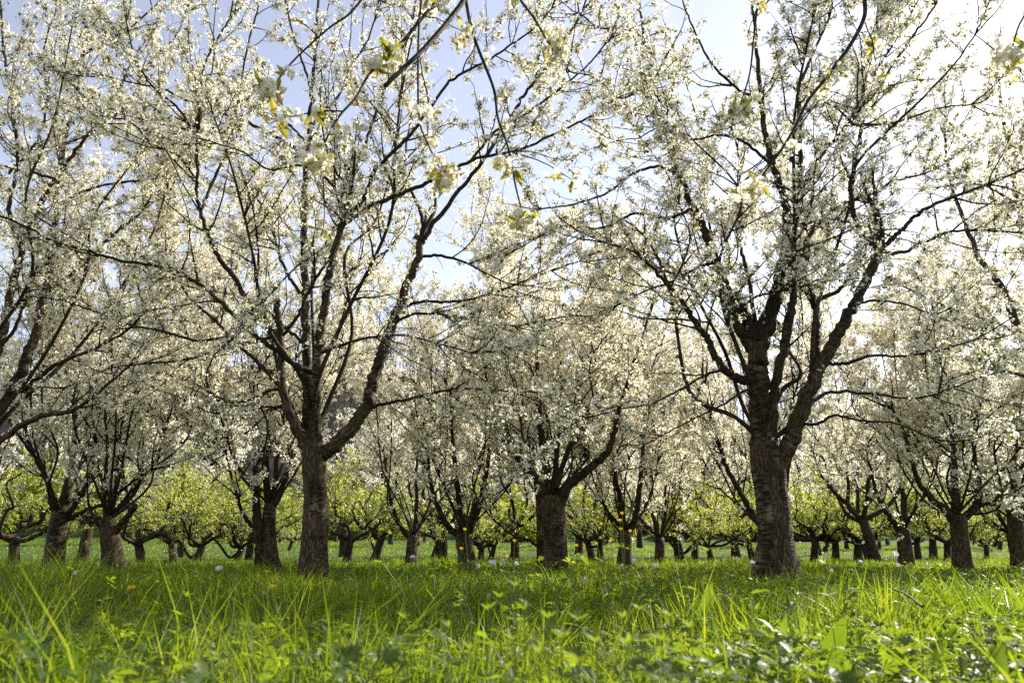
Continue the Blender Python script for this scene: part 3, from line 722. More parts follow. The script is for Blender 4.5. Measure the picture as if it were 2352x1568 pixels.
for i, (lab, d, tr, lm) in enumerate(MID):
    traced_tree(lab, d, tr, lm, 100 + i, TPL_MID, G_MID, auto=8, height=7.4, spread=3.0, dr=DM)

# ---- near tree behind the viewer whose boughs hang into the picture
def near_tree():
    r = np.random.default_rng(77)
    base = np.array([1.6, -2.4, float(ground(1.6, -2.4))])
    root = empty('cherry_tree', base, 'near cherry boughs hanging from the top edge with the biggest blossoms', 'tree', G_BIG)
    s = np.linspace(0, 1, 30)[:, None]
    P = base + np.array([-.1, .1, 2.1]) * s - np.array([0, 0, .06]); V, F, B = big_tube(P, np.linspace(.24, .19, 30), 24, .05, .3, 5)
    mesh_obj('trunk', V - base, [F], M_BARK, root, attr=B, smoothf=True)
    fork = P[-1]; L3 = []; cuts = []
    arms = [  # traced hanging part: (uv list, depths, w0, w1, cut)
     ([(1085, -60), (1065, 0), (1041, 34), (1007, 75), (966, 120), (922, 161), (884, 198)], 3.3, 2.9, 15, 12, True),
     ([(1060, -80), (1004, 0), (959, 55), (918, 103), (864, 154), (843, 178), (816, 226), (775, 273), (731, 355)], 3.6, 3.0, 11, 5, False),
     ([(975, -60), (963, 51), (960, 160), (963, 273), (980, 325), (1014, 395)], 3.4, 3.0, 7, 4, False),
     ([(1060, -70), (1079, 51), (1100, 116), (1134, 205), (1144, 273), (1168, 342), (1185, 431), (1202, 496)], 3.8, 3.5, 10, 4, False),
     ([(1160, -60), (1195, 0), (1226, 41), (1254, 89), (1271, 116)], 3.6, 3.5, 8, 5, False),
     ([(1980, -80), (1986, 0), (1985, 41), (1958, 96), (1924, 144), (1890, 188), (1856, 232), (1821, 301), (1787, 355), (1756, 396), (1738, 425)], 4.0, 3.6, 13, 5, False),
     ([(860, -40), (804, 31), (752, 68), (670, 144), (625, 205)], 3.6, 3.3, 7, 4, False),
     ([(1760, -60), (1743, 0), (1732, 80), (1722, 170), (1700, 240)], 4.2, 4.0, 7, 4, False),
     ([(2400, -60), (2370, 10), (2340, 60), (2320, 130)], 3.6, 3.4, 7, 4, False)]
    for i, (uv, da, db, w0, w1, cut) in enumerate(arms):
        uvf = catmull(uv, 6); dep = np.linspace(da, db, len(uvf))
        H = np.array([unproj(u, v, d) for (u, v), d in zip(uvf, dep)])
        mid = fork * .5 + H[0] * .5 + np.array([0, 0, .55])
        st = np.linspace(0, 1, 14)[:, None]
        T0 = unit(H[1] - H[0]); c2 = H[0] - T0 * .55
        arch = (1 - st) ** 3 * fork + 3 * (1 - st) ** 2 * st * (mid) + 3 * (1 - st) * st ** 2 * c2 + st ** 3 * H[0]
        Pp = np.concatenate([arch[:-1], H]); rh = np.linspace(w0, w1, len(H)) * dep / FP / 2
        Rr = np.concatenate([np.linspace(max(.045, rh[0] * 1.5), rh[0], 13), rh])
        V, F, B = big_tube(Pp, Rr, 12, .05, 0, 700 + i)
        mesh_obj('limb', V - base, [F], M_BARK2, root, attr=B, smoothf=True)
        L3.append((H, rh))
        if cut: cuts.append(i)
    # rest of the crown over and behind the viewer
    for a in range(7):
        az = R_(150 + a * 34); d = np.array([math.cos(az), math.sin(az), 0]); s = np.linspace(0, 1, 6)[:, None]
        Pp = catmull(fork + d * 2.8 * s ** .8 + np.array([0, 0, 3.6]) * s ** 1.1 + r.normal(0, .1, (6, 3)) * s, 5); Rr = np.linspace(.05, .01, len(Pp))
        V, F, B = big_tube(Pp, Rr, 9, .05, 0, 800 + a); mesh_obj('limb', V - base, [F], M_BARK2, root, attr=B, smoothf=True)
        L3.append((Pp[::3], Rr[::3]))
    # twigs: short spurs only on the hanging boughs
    sites, axes = [], []
    S, D, Ln = [], [], []
    for i, (P, R) in enumerate(L3):
        hang = i < len(arms)
        Pe, Lt = even(P, .06); T = unit(np.gradient(Pe, axis=0))
        n = r.poisson((1.9 if hang else 3) * Lt)
        if i in cuts: n = 0
        k = r.integers(0, len(Pe), n); S.append(Pe[k]); D.append(side_dirs(T[k], r, 1, .7, 0 if hang else .2)); Ln.append(r.uniform(.10, .45, n))
        m_ = r.poisson((3.2 if hang else 9) * Lt) if i not in cuts else 0
        k = r.integers(len(Pe) // 5, len(Pe), m_); ax = side_dirs(T[k], r, 1, .2, -.3); sites.append(Pe[k] + ax * .03); axes.append(ax)
        if i not in cuts:
            for _ in range(5):
                ax = unit(T[-1] + r.normal(0, .6, 3)); sites.append((Pe[-1] + ax * .03)[None]); axes.append(ax[None])
    S, D, Ln = map(np.concatenate, (S, D, Ln))
    P1, Q1 = grow(S, D, Ln, np.full(len(S), .0042), 6, r, -.02, .18, .5)
    bi, p, t, rr, tt = sample_on(P1, Q1, 5.5, r, .35, 1)
    ax = side_dirs(t, r, 1, .3, -.3); sites += [p + ax * .02, P1[:, -1]]; axes += [ax, unit(P1[:, -1] - P1[:, -2])]
    v1, f1 = batch_tube(P1, Q1, 6)
    mesh_obj('twigs', v1 - base, [f1], M_TWIG, root, smoothf=True)
    si, ax = np.concatenate(sites), np.concatenate(axes)
    V, F, Mi, T = scatter(TPL_NEAR, si, ax, r.uniform(.8, 1.15, len(si)), r)
    mesh_obj('crown', V - base, [F], [M_PETAL, M_NLEAF], root, midx=Mi, tint=T)
near_tree()

# ------------------------------------------------------------------ generic trees for the back rows
def generic(name, kind, seed, label, cat='tree'):
    """one tree at the origin: trunk with limbs, twigs, crown"""
    r = np.random.default_rng(seed); o0 = np.zeros(3)
    root = empty(name, (0, 0, 0), label, cat)
    if kind == 'cherry': h, th, tr, nl, sp = 5.6, 1.3, .16, 7, 2.3
    else: h, th, tr, nl, sp = 2.9, .75, .12, 7, 1.75
    lean = r.normal(0, .12, 2)
    s = np.linspace(0, 1, 12)[:, None]
    P = np.concatenate([np.sin(s * 3 + r.uniform(0, 6)) * .05 * s + lean[0] * s, lean[1] * s, th * s - .06], 1)
    VV, FF, BB = [], [], []; off = 0
    def addt(P, R, S, fl, sd):
        nonlocal off
        V, F, B = big_tube(P, R, S, .07, fl, sd); VV.append(V); FF.append(F + off); BB.append(B); off += len(V)
    addt(P, np.linspace(tr, tr * .85, 12), 12, .25, seed)
    fork = P[-1]; L3 = []
    for a in range(nl):
        az = a * 2.4 + r.uniform(-.4, .4); hr = r.uniform(.45, 1); d = np.array([math.cos(az), math.sin(az), 0])
        s = np.linspace(0, 1, 6)[:, None]; top = h * (1.05 - .45 * hr * r.uniform(.6, 1)) - th
        if kind == 'apple':
            top = (h - th) * r.uniform(.35, 1.0) * (1.1 - .5 * hr)
        J = r.normal(0, .11, (6, 3)); J[0] = 0
        Pp = catmull(fork + np.array([0, 0, r.uniform(-.12, .02)]) + d * sp * hr * s ** .75 + np.array([0, 0, top]) * s ** 1.2 + J, 4)
        Rr = np.linspace(tr * .5, .012, len(Pp)); addt(Pp, Rr, 7, 0, seed * 3 + a); L3.append((Pp, Rr))
    mesh_obj('trunk', np.concatenate(VV), [np.concatenate(FF)], M_ABARK if kind == 'apple' else M_BARK2, root, attr=np.concatenate(BB), smoothf=True)
    if kind == 'cherry':
        t1, t2, si, ax = dress(L3, r, d1=6.0, l1=(.5, 1.6), d2=3.2, dc=5.6, rmax=.08, zmin=1.2, tw=1.8, inb=1)
        build_crown(root, o0, t1, t2, si, ax, TPL_FAR, r, [M_PETAL, M_YLEAF])
    else:
        t1, t2, si, ax = dress(L3, r, d1=5.0, l1=(.4, 1.1), d2=4.0, l2=(.12, .45), dc=8, rmax=.075, up1=.35, skip=.1, zmin=.8, tw=1.3)
        build_crown(root, o0, t1, t2, si, ax, TPL_GREEN, r, [M_GLEAF, M_PETAL])
    return root

apples = [generic('apple_tree', 'apple', 300 + i, 'x') for i in range(5)]
cherries = [generic('cherry_tree', 'cherry', 400 + i, 'x') for i in range(4)]
first = set()
rp = random.Random(5)
def place(protos, u, d, label, group, sc=1.0):
    k = rp.randrange(len(protos)); p = protos[k]
    x = (u - UW / 2) / FP * d / math.cos(PITCH) * 1.0
    # ground-level ray at distance d
    dv = -math.tan(PITCH); x = (u - UW / 2) / FP * d / (math.cos(PITCH) - dv * math.sin(PITCH))
    loc = (x, d, float(ground(x, d))); rz = rp.uniform(0, 6.28); sc = sc * rp.uniform(.9, 1.12)
    if p.name not in first:
        first.add(p.name); p.location = loc; p.rotation_euler = (0, 0, rz); p.scale = (sc,) * 3; p['label'] = label; p['group'] = group
    else: copy_tree(p, loc, rz, sc, label, group)

APP = [
 (40, 21, 'low twisted green tree at the far left edge in front of the meadow'),
 (332, 22, 'green-leaved low tree with a thin forked trunk, just right of the bundled-stem cherry'),
 (405, 25, 'low green tree with a stubby trunk, upper of two left of the twin-trunked cherry'),
 (450, 22, 'low green tree with a kinked trunk, halfway between the bundled-stem and twin-trunked cherries'),
 (545, 23, 'green low tree close on the left of the twin-trunked cherry'),
 (575, 31, 'small farther green tree seen just left of the twin-trunked cherry'),
 (664, 40, 'tiny distant green tree in the gap left of the left big trunk'),
 (798, 25, 'low green tree with a short straight trunk just right of the left big trunk'),
 (860, 29, 'low green tree with a knobbed pollard head, just left of the slim cherry'),
 (997, 33, 'far green tree standing between the slim cherry and the cut-limbed cherry'),
 (1103, 25, 'green tree whose short trunk touches the right side of the cut-limbed cherry'),
 (1126, 30, 'green tree with a forked trunk left of the middle cherry'),
 (1360, 31, 'left one of the close pair of green trees right of the middle cherry'),
 (1377, 28, 'right one of the close pair of green trees right of the middle cherry'),
 (1597, 28, 'upright green tree, left of the two between the knotty cherry and the largest trunk'),
 (1632, 27, 'spreading green tree, right of the two between the knotty cherry and the largest trunk'),
 (1728, 27, 'green tree with a short trunk close against the left side of the largest trunk'),
 (1868, 28, 'first green tree right of the largest trunk, with dark spread arms'),
 (1893, 40, 'pale far green tree second right of the largest trunk'),
 (1915, 29, 'green tree with a Y-shaped trunk some way right of the largest trunk'),
 (1945, 46, 'slight distant green tree beyond the Y-shaped one'),
 (1967, 29, 'straight green tree, left one of a pair before the left-leaning cherry'),
 (1990, 27, 'green tree, right one of a pair before the left-leaning cherry'),
 (2020, 47, 'thin faraway green tree left of the left-leaning cherry'),
 (2106, 30, 'green tree with forked arms just right of the left-leaning cherry'),
 (2172, 28, 'leaning grey green-leaved tree left of the candelabrum cherry'),
 (2262, 31, 'green tree with arched arms right of the candelabrum cherry'),
 (2296, 44, 'tiny green tree in the gap beside the right edge'),
]
for u, d, lab in APP: place(apples, u, d, lab, G_APP, rp.uniform(.82, 1.2))
# far meadow: an even row of low trees seen small between the trunks
FARL = 'small far-off low tree with green leaves at the back of the meadow'
for k in range(22):
    place(apples, -60 + k * 117 + rp.uniform(-30, 30), rp.uniform(50, 72), FARL, 'far row of low green trees', rp.uniform(.8, 1.5))
FCH = [(-120, 30), (190, 26), (420, 33), (790, 33), (1020, 27), (1180, 31), (1330, 36), (1560, 30), (1690, 34), (1880, 36), (2010, 25), (2140, 31), (2330, 27), (2420, 34),
       (300, 48), (960, 50), (1260, 54), (1470, 47), (1800, 52), (2080, 48), (2290, 53)]
for u, d in FCH:
    place(cherries, u, d, 'blossoming cherry farther back, a pale crown above the green trees', G_FAR, 1.1 * rp.uniform(.82, 1.15))

# ------------------------------------------------------------------ wooded slope behind
def wood():
    r = np.random.default_rng(9); N = 900
    y = r.uniform(90, 150, N); x = r.uniform(-1.05, 1.05, N) * y
    z = ground(x, y); H = r.uniform(9, 14, N) * (1 - .2 * smooth(0, 60, x))
    S = np.stack([x, y, z - .2], 1)
    P0, Q0 = grow(S, np.stack([r.normal(0, .04, N), r.normal(0, .04, N), np.ones(N)], 1), H, r.uniform(.10, .22, N), 8, r, .1, .04, .1)
    bi, p, t, rr, tt = sample_on(P0, Q0, 1.5, r, .25, .98)
    P1, Q1 = grow(p, side_dirs(t, r, 1, .9, .5), r.uniform(1.2, 4, len(p)) * (1.15 - tt * .7), rr * .35 + .01, 5, r, .10, .12, .3)
    bi, p, t, rr, tt = sample_on(P1, Q1, 2.2, r, .2, 1)
    P2, Q2 = grow(p, side_dirs(t, r, 1, .9, .4), r.uniform(.6, 1.8, len(p)), np.full(len(p), .018), 3, r, .1, .15, .4)
    a, fa = batch_tube(P0, Q0, 5); b, fb = batch_tube(P1, Q1, 3); c, fc = batch_tube(P2, Q2, 3)
    o = mesh_obj('bare_woods', np.concatenate([a, b, c]), [np.concatenate([fa, fb + len(a), fc + len(a) + len(b)])], M_WOOD)
    tag(o, 'bare grey-brown leafless woods covering the slope behind the orchard', 'woods', kind='stuff')
wood()
def bushes():
    r = np.random.default_rng(19); n = 90
    y = r.uniform(76, 88, n); x = r.uniform(-1, 1, n) * y; hh = r.uniform(1.5, 5.5, n)
    m_ = 900; idx = np.repeat(np.arange(n), m_)
    d = unit(r.normal(0, 1, (len(idx), 3))); rad = r.uniform(.55, 1.05, len(idx)) ** .5
    p = np.stack([x[idx] + d[:, 0] * rad * hh[idx] * .55, y[idx] + d[:, 1] * rad * hh[idx] * .5, ground(x, y)[idx] + hh[idx] * (.5 + d[:, 2] * rad * .5)], 1)
    V, F, Mi, T = scatter(_green(6, r, .32, (3, 5), 0), p, unit(d + [0, 0, .4]), r.uniform(.7, 1.4, len(p)), r)
    o = mesh_obj('undergrowth', V, [F], [M_GLEAF, M_PETAL], tint=T)
    tag(o, 'bright green undergrowth along the foot of the wooded slope', 'bushes', kind='stuff')
bushes()
def fir(u, d, h, label):
    r = np.random.default_rng(int(u)); x = (u - UW / 2) / FP * d * math.cos(PITCH); base = np.array([x, d, float(ground(x, d))])
    root = empty('fir_tree', base, label, 'tree', 'dark firs at the foot of the slope')
    P = np.array([0, 0, 1.]) * np.linspace(-.2, h, 14)[:, None]; V, F, B = big_tube(P, np.linspace(.22, .03, 14), 8, .04, 0, 3)
    mesh_obj('trunk', V, [F], M_BARK2, root, attr=B, smoothf=True)
    n = 5200; zz = r.uniform(.06, 1, n) ** .8; a = r.uniform(0, 6.28, n); rr = (1 - zz) * h * .23 * r.uniform(.25, 1, n) + .1
    zz = np.floor(zz * 16) / 16 + r.normal(0, .012, n)
    p = np.stack([np.cos(a) * rr, np.sin(a) * rr, zz * h - rr * .35], 1)
    V, F, Mi, T = scatter(_green(6, r, .42, (3, 6), 0), p, unit(np.stack([np.cos(a), np.sin(a), np.full(n, -.2)], 1)), r.uniform(.7, 1.3, n), r)
    mesh_obj('crown', V, [F], [M_FIR, M_PETAL], root, tint=T)
fir(360, 80, 15, 'dark fir glimpsed through blossom above the far-left cherry')
fir(470, 84, 13, 'dark fir glimpsed through blossom left of the twin-trunked cherry')
fir(900, 84, 12, 'dark fir glimpsed between the left big tree and the slim cherry')

# ------------------------------------------------------------------ grass
def blades(pos, h, wd, r, lean=.35, curve=.5, K=4, dirs=None):
    N = len(pos); a = r.uniform(0, 6.28, N) if dirs is None else dirs
    ld = np.stack([np.cos(a), np.sin(a), np.zeros(N)], 1); b = r.uniform(0, 6.28, N)
    sd = np.stack([np.cos(b), np.sin(b), np.zeros(N)], 1)
    l0 = np.abs(r.normal(0, lean, N)); cv = np.abs(r.normal(0, curve, N))
    s = np.linspace(0, 1, K)
    out = ld[:, None] * (h[:, None] * (l0[:, None] * s + cv[:, None] * s ** 2.2))[:, :, None]
    zz = h[:, None] * s * (1 - .28 * np.clip(cv, 0, 1.6)[:, None] * s ** 1.6)
    mid = pos[:, None] + out + np.stack([np.zeros_like(zz), np.zeros_like(zz), zz], -1)
    wf = np.array([.75, 1, .8, .06])[:K] if K == 4 else np.array([.9, .8, .05])
    V = np.stack([mid - sd[:, None] * (wd[:, None] * wf / 2)[..., None], mid + sd[:, None] * (wd[:, None] * wf / 2)[..., None]], 2)
    k = np.arange(K - 1); q = np.stack([2 * k, 2 * k + 1, 2 * k + 3, 2 * k + 2], -1)
    F = (q[None] + (np.arange(N) * 2 * K)[:, None, None]).reshape(-1, 4)
    return V.reshape(-1, 3), F, 2 * K
def wedge(n, y0, y1, r, half=.95, pad=.8, powr=1.0):
    """points on the ground ahead of the viewer"""
    y = np.sqrt(r.uniform(y0 ** 2, y1 ** 2, n)) if powr == 1 else y0 + (y1 - y0) * r.random(n) ** powr
    x = r.uniform(-1, 1, n) * (y * half + pad); return x, y
LITTER = (5.3, 8.7)   # bare patch of cut twigs
def grass():
    r = np.random.default_rng(51); VV, FF, TT = [], [], []; off = 0
    for (n, y0, y1, h0, h1, w0, w1, K) in [(30000, .95, 3.2, .05, .22, .003, .0065, 4), (60000, 3.2, 9, .09, .31, .005, .011, 4), (80000, 9, 22, .07, .25, .009, .017, 3), (120000, 22, 60, .05, .13, .014, .028, 3)]:
        per = 16 if y0 < 20 else 10; nt_ = n // per
        tx, ty = wedge(nt_, y0, y1, r, .92 if y0 > 5 else 1.0)
        cl = vnoise(tx * 1.6, ty * 1.6, 21); c2 = vnoise(tx * .5, ty * .5, 22)
        bare = np.exp(-(((tx - LITTER[0]) / 1.2) ** 2 + ((ty - LITTER[1]) / .6) ** 2))
        keep = (r.random(nt_) < .40 + .85 * cl) & (r.random(nt_) > bare * 1.15)
        tx, ty, cl, c2 = tx[keep], ty[keep], cl[keep], c2[keep]; nt_ = len(tx)
        th = r.uniform(.55, 1.0, nt_) * (.6 + .75 * c2) * (1 + .45 * (r.random(nt_) < .10))
        th *= 1 - .6 * np.exp(-(((tx - LITTER[0] * .85) / 1.6) ** 2 + ((ty - LITTER[1] + 1.2) / 1.4) ** 2))
        tt_ = np.clip(r.normal(.36, .20, nt_) + (cl - .5) * .35, 0, 1); ta = r.uniform(0, 6.28, nt_)
        i_ = np.repeat(np.arange(nt_), per); n = len(i_)
        sg = .018 + .012 * y0 ** .5
        x = tx[i_] + r.normal(0, sg, n); y = ty[i_] + r.normal(0, sg, n)
        h = h0 + (h1 - h0) * r.random(n) ** .8; h = h * th[i_] * 1.25
        if y0 < 9: h *= np.where(x < -.4, 1.12, 1.0)
        pos = np.stack([x, y, ground(x, y) - .01], 1)
        V, F, m_ = blades(pos, h, r.uniform(w0, w1, n), r, .26, .42, K=K, dirs=ta[i_] + r.normal(0, 1.0, n))
        t = np.clip(tt_[i_] + r.normal(0, .13, n), 0, 1)
        VV.append(V); FF.append(F + off); TT.append(np.repeat(t, m_)); off += len(V)
    o = mesh_obj('grass', np.concatenate(VV), [np.concatenate(FF)], M_GRASS, tint=np.concatenate(TT), smoothf=True)
    tag(o, 'green meadow grass covering the orchard floor', 'grass', kind='stuff')
grass()

def lobed(L, lobes, r, wf=.34):
    """palmate leaf in the XY plane, stalk at the origin"""
    V = []; F = []
    for k in range(lobes):
        a = (k - (lobes - 1) / 2) * (2.3 / max(lobes - 1, 1)); l = L * (1 - .22 * abs(k - (lobes - 1) / 2) / max((lobes - 1) / 2, 1)) * r.uniform(.88, 1.1)
        ca, sa = math.cos(a), math.sin(a); W = l * wf; b = len(V)
        pts = [(0, 0, 0), (.45, -.42, .05), (.72, -.5, .08), (.78, -.22, .05), (1.0, 0, -.06), (.78, .22, .05), (.72, .5, .08), (.45, .42, .05), (.5, 0, 0)]
        V += [((x * l) * ca - (y * W) * sa, (x * l) * sa + (y * W) * ca, z * l) for x, y, z in pts]
        F += [(b, b + 1, b + 2, b + 8), (b + 8, b + 2, b + 3, b + 4), (b + 8, b + 4, b + 5, b + 6), (b, b + 8, b + 6, b + 7)]
    return np.array(V), np.array(F)
def oval(L, Wd, fold, bend, n=7, neck=.12):
    s = np.linspace(0, 1, n); q_ = np.clip((s - neck) / (1 - neck), 0, 1); wf = np.sin(np.pi * np.clip(q_ * .96 + .04, 0, 1) ** 1.05) ** .65 * .95 + .03; wf[s < neck] = .08; wf[-1] = .12
    V = []; F = []
    for x, f in zip(s, wf):
        z = -bend * L * x * x
        for yy in (-1, -.5, 0, .5, 1): V.append((x * L, yy * f * Wd / 2, z + fold * abs(yy) * f * Wd / 2 + .02 * L * math.sin(9 * x + 3 * yy) * abs(yy)))
    for k in range(n - 1):
        for j in range(4): b = k * 5 + j; F.append((b, b + 5, b + 6, b + 1))
    return np.array(V), np.array(F)

def herbs():
    """mat of small broad and lobed leaves between the blades"""
    r = np.random.default_rng(61); tp = []
    for k in range(12):
        V, F, T = [], [], []; off = 0
        for i in range(int(r.integers(3, 7))):
            L = r.uniform(.014, .036)
            v, f = lobed(L, int(r.choice([3, 3, 5])), r, .45) if r.random() < .7 else (lambda a: a)(oval(L * 1.5, L * .8, .3, .2, 4))
            az = r.uniform(0, 6.28); el = r.uniform(-.1, .9); d = np.array([math.cos(az) * math.cos(el), math.sin(az) * math.cos(el), math.sin(el)])
            yv = unit(np.cross([0, 0, 1.], d)); zv = np.cross(d, yv)
            v = v @ np.stack([d, yv, zv]) + np.array([math.cos(az), math.sin(az), 0]) * r.uniform(.0, .04) + np.array([0, 0, r.uniform(.0, .05)])
            V.append(v); F.append(f + off); T.append(np.full(len(v), r.random())); off += len(v)
        tp.append((np.concatenate(V), np.concatenate(F), np.zeros(sum(map(len, F)), int), np.concatenate(T)))
    P = []
    for n, y0, y1, zt in [(7000, .9, 3.2, .20), (10000, 3.2, 9, .17), (7000, 9, 18, .14)]:
        x, y = wedge(n, y0, y1, r); cl = vnoise(x * .9, y * .9, 31); k = r.random(n) < cl * 1.25; x, y = x[k], y[k]
        P.append(np.stack([x, y, ground(x, y) + r.uniform(.02, zt, len(x))], 1))
    P = np.concatenate(P); ax = unit(np.stack([r.normal(0, .3, len(P)), r.normal(0, .3, len(P)), np.ones(len(P))], 1))
    V, F, Mi, T = scatter(tp, P, ax, r.uniform(.8, 1.6, len(P)) * (1 + .25 * smooth(4, 14, P[:, 1])), r)
    o = mesh_obj('ground_cover', V, [F], M_HERB, tint=T, smoothf=True)
    tag(o, 'mat of small broad herb leaves growing between the grass blades', 'ground cover', kind='stuff')
herbs()

# ------------------------------------------------------------------ single plants and flowers
def stem_tube(pts, r0, r1, S=6):
    P = catmull(pts, 5); return batch_tube(P[None], np.linspace(r0, r1, len(P))[None], S)
def part(name, VF, mat, root, base, tint=.5, sm=True):
    V, F = VF; return mesh_obj(name, V - base, [F], mat, root, tint=np.full(len(V), tint) if np.isscalar(tint) else tint, smoothf=sm)
def join(items):
    V, F, off = [], [], 0
    for v, f in items: V.append(v); F.append(f + off); off += len(v)
    return np.concatenate(V), np.concatenate(F)
def orient(v, d, r, roll=.3):
    d = unit(np.asarray(d, float)); yv = unit(np.cross(np.array([r.normal(0, roll), r.normal(0, roll), 1.]), d)); zv = np.cross(d, yv)
    return v @ np.stack([d, yv, zv])
def head(u, v, d): return unproj(u, v, d)

def dandelion(u, v, d, size, label, seed):
    r = np.random.default_rng(seed); top = head(u, v, d); base = np.array([top[0] + r.normal(0, .03), d + r.normal(0, .03), 0.]); base[2] = float(ground(base[0], base[1]))
    root = empty('dandelion', base, label, 'flower', 'yellow dandelions in the grass')
    part('stem', stem_tube([base, base * .45 + top * .55 + r.normal(0, .01, 3), top], .0028, .0022), M_STEM, root, base)
    items = []; n = 80; tilt = unit(np.array([r.normal(0, .25), -.35, 1.]))
    for k in range(n):
        a = k * 2.39996; t = (k / n) ** .7; el = 1.45 - 1.35 * t; L = size * .5 * (.55 + .5 * t)
        lv = np.array([(0, -.09, 0), (.6, -.11, .04), (1, -.07, 0), (1, .07, 0), (.6, .11, .04), (0, .09, 0)]) * L
        d_ = np.array([math.cos(a) * math.cos(el), math.sin(a) * math.cos(el), math.sin(el)])
        items.append((orient(lv, d_, r), np.array([[0, 1, 4, 5], [1, 2, 3, 4]])))
    V, F = join(items); V = V @ rotm(tilt[None], np.zeros(1))[0].T + top
    part('flower_head', (V, F), M_YEL, root, base, r.random(len(V)), False)
    g = [(orient(leaf_quads(size * .34, size * .1)[0], [math.cos(a), math.sin(a), -.7], r) + top - tilt * .002, leaf_quads(1, 1)[1]) for a in np.linspace(0, 5.6, 9)]
    part('bracts', join(g), M_STEM, root, base)
DAN = [(303, 1352, 3.0, .036, 'largest dandelion, at the left beside a bright white-edged leaf'),
       (625, 1348, 3.6, .036, 'dandelion low on the left of the left big trunk, petals seen edge-on'),
       (697, 1341, 4.2, .034, 'dandelion just in front of the left big trunk foot'),
       (995, 1325, 4.0, .036, 'lone round dandelion in the grass midway between the two big trunks'),
       (1502, 1324, 5.6, .034, 'right one of three small dandelions left of the largest trunk'),
       (1491, 1327, 5.4, .030, 'middle one of three small dandelions left of the largest trunk'),
       (1477, 1325, 5.7, .028, 'left one of three small dandelions left of the largest trunk'),
       (1702, 1310, 6.6, .036, 'dandelion close on the left of the largest trunk foot'),
       (362, 1336, 5.2, .030, 'small dandelion in the grass behind the largest dandelion'),
       (467, 1336, 5.4, .030, 'small dandelion in the grass below the kinked green tree')]
for i, (u, v, d, s, lab) in enumerate(DAN): dandelion(u, v, d, s, lab, 500 + i)

def cuckoo(u, v, d, size, label, seed, nfl=9):
    r = np.random.default_rng(seed); top = head(u, v, d); base = np.array([top[0] + r.normal(0, .03), d + r.normal(0, .02), 0.]); base[2] = float(ground(base[0], base[1]))
    root = empty('cuckoo_flower', base, label, 'flower', 'pale cuckoo flowers in the grass')
    part('stem', stem_tube([base, base * .5 + top * .5 + r.normal(0, .008, 3), top + [0, 0, -.006]], .0018, .0012, 5), M_STEM, root, base)
    it = []
    for k in range(nfl):
        dd = unit(np.array([r.normal(0, .8), r.normal(0, .8), r.uniform(-.1, 1)])); fv, ff = flower_tpl(1, r)
        it.append((fv * size * .26 @ rotm(dd[None], np.array([r.uniform(0, 6)]))[0].T + top + dd * size * r.uniform(.15, .42), ff))
    V, F = join(it); part('flower_head', (V, F), M_LIL, root, base, np.repeat(r.random(nfl), len(V) // nfl), False)
    lv = []
    for k in range(5):
        s = .25 + .11 * k; p = base * (1 - s) + top * s; a = r.uniform(0, 6.28); L = r.uniform(.02, .035)
        lv.append((orient(leaf_quads(L, L * .22)[0], [math.cos(a), math.sin(a), .6], r) + p, leaf_quads(1, 1)[1]))
    part('leaves', join(lv), M_HERB, root, base)
CUC = [(1505, 1298, 4.4, .040, 'roundest white cuckoo flower head, below the knotty cherry'), (1472, 1300, 4.6, .024, 'small white flower just left of the roundest cuckoo flower'),
       (1430, 1299, 4.3, .026, 'white flower at the foot of the two-limbed cherry right of the middle tree'), (1458, 1287, 4.5, .028, 'faint pale flower above the small white one near the two-limbed cherry'),
       (1187, 1295, 4.0, .030, 'lilac flower left of the middle cherry foot'), (1131, 1294, 4.1, .042, 'broad pale cuckoo flower below the forked green tree'),
       (948, 1279, 4.0, .026, 'pale flower standing in front of the slim cherry foot'), (1098, 1302, 4.1, .026, 'white flower below the broad pale cuckoo flower'),
       (2057, 1273, 4.6, .044, 'pink-white cuckoo flower standing tall left of the left-leaning cherry foot'), (1977, 1289, 4.8, .026, 'small pinkish flower between the green pair and the tall pink-white flower'),
       (2064, 1298, 4.7, .030, 'pale flower low in grass under the tall pink-white one'), (1910, 1310, 4.4, .026, 'small lilac flower in grass right of the largest trunk'),
       (502, 1306, 4.1, .040, 'pale lilac cuckoo flower below the kinked green tree'), (172, 1317, 3.8, .022, 'thin white flower at the left below the leaning cherry'),
       (1728, 1291, 4.9, .032, 'pale flower touching the left edge of the largest trunk')]
for i, (u, v, d, s, lab) in enumerate(CUC): cuckoo(u, v, d, s, lab, 530 + i)

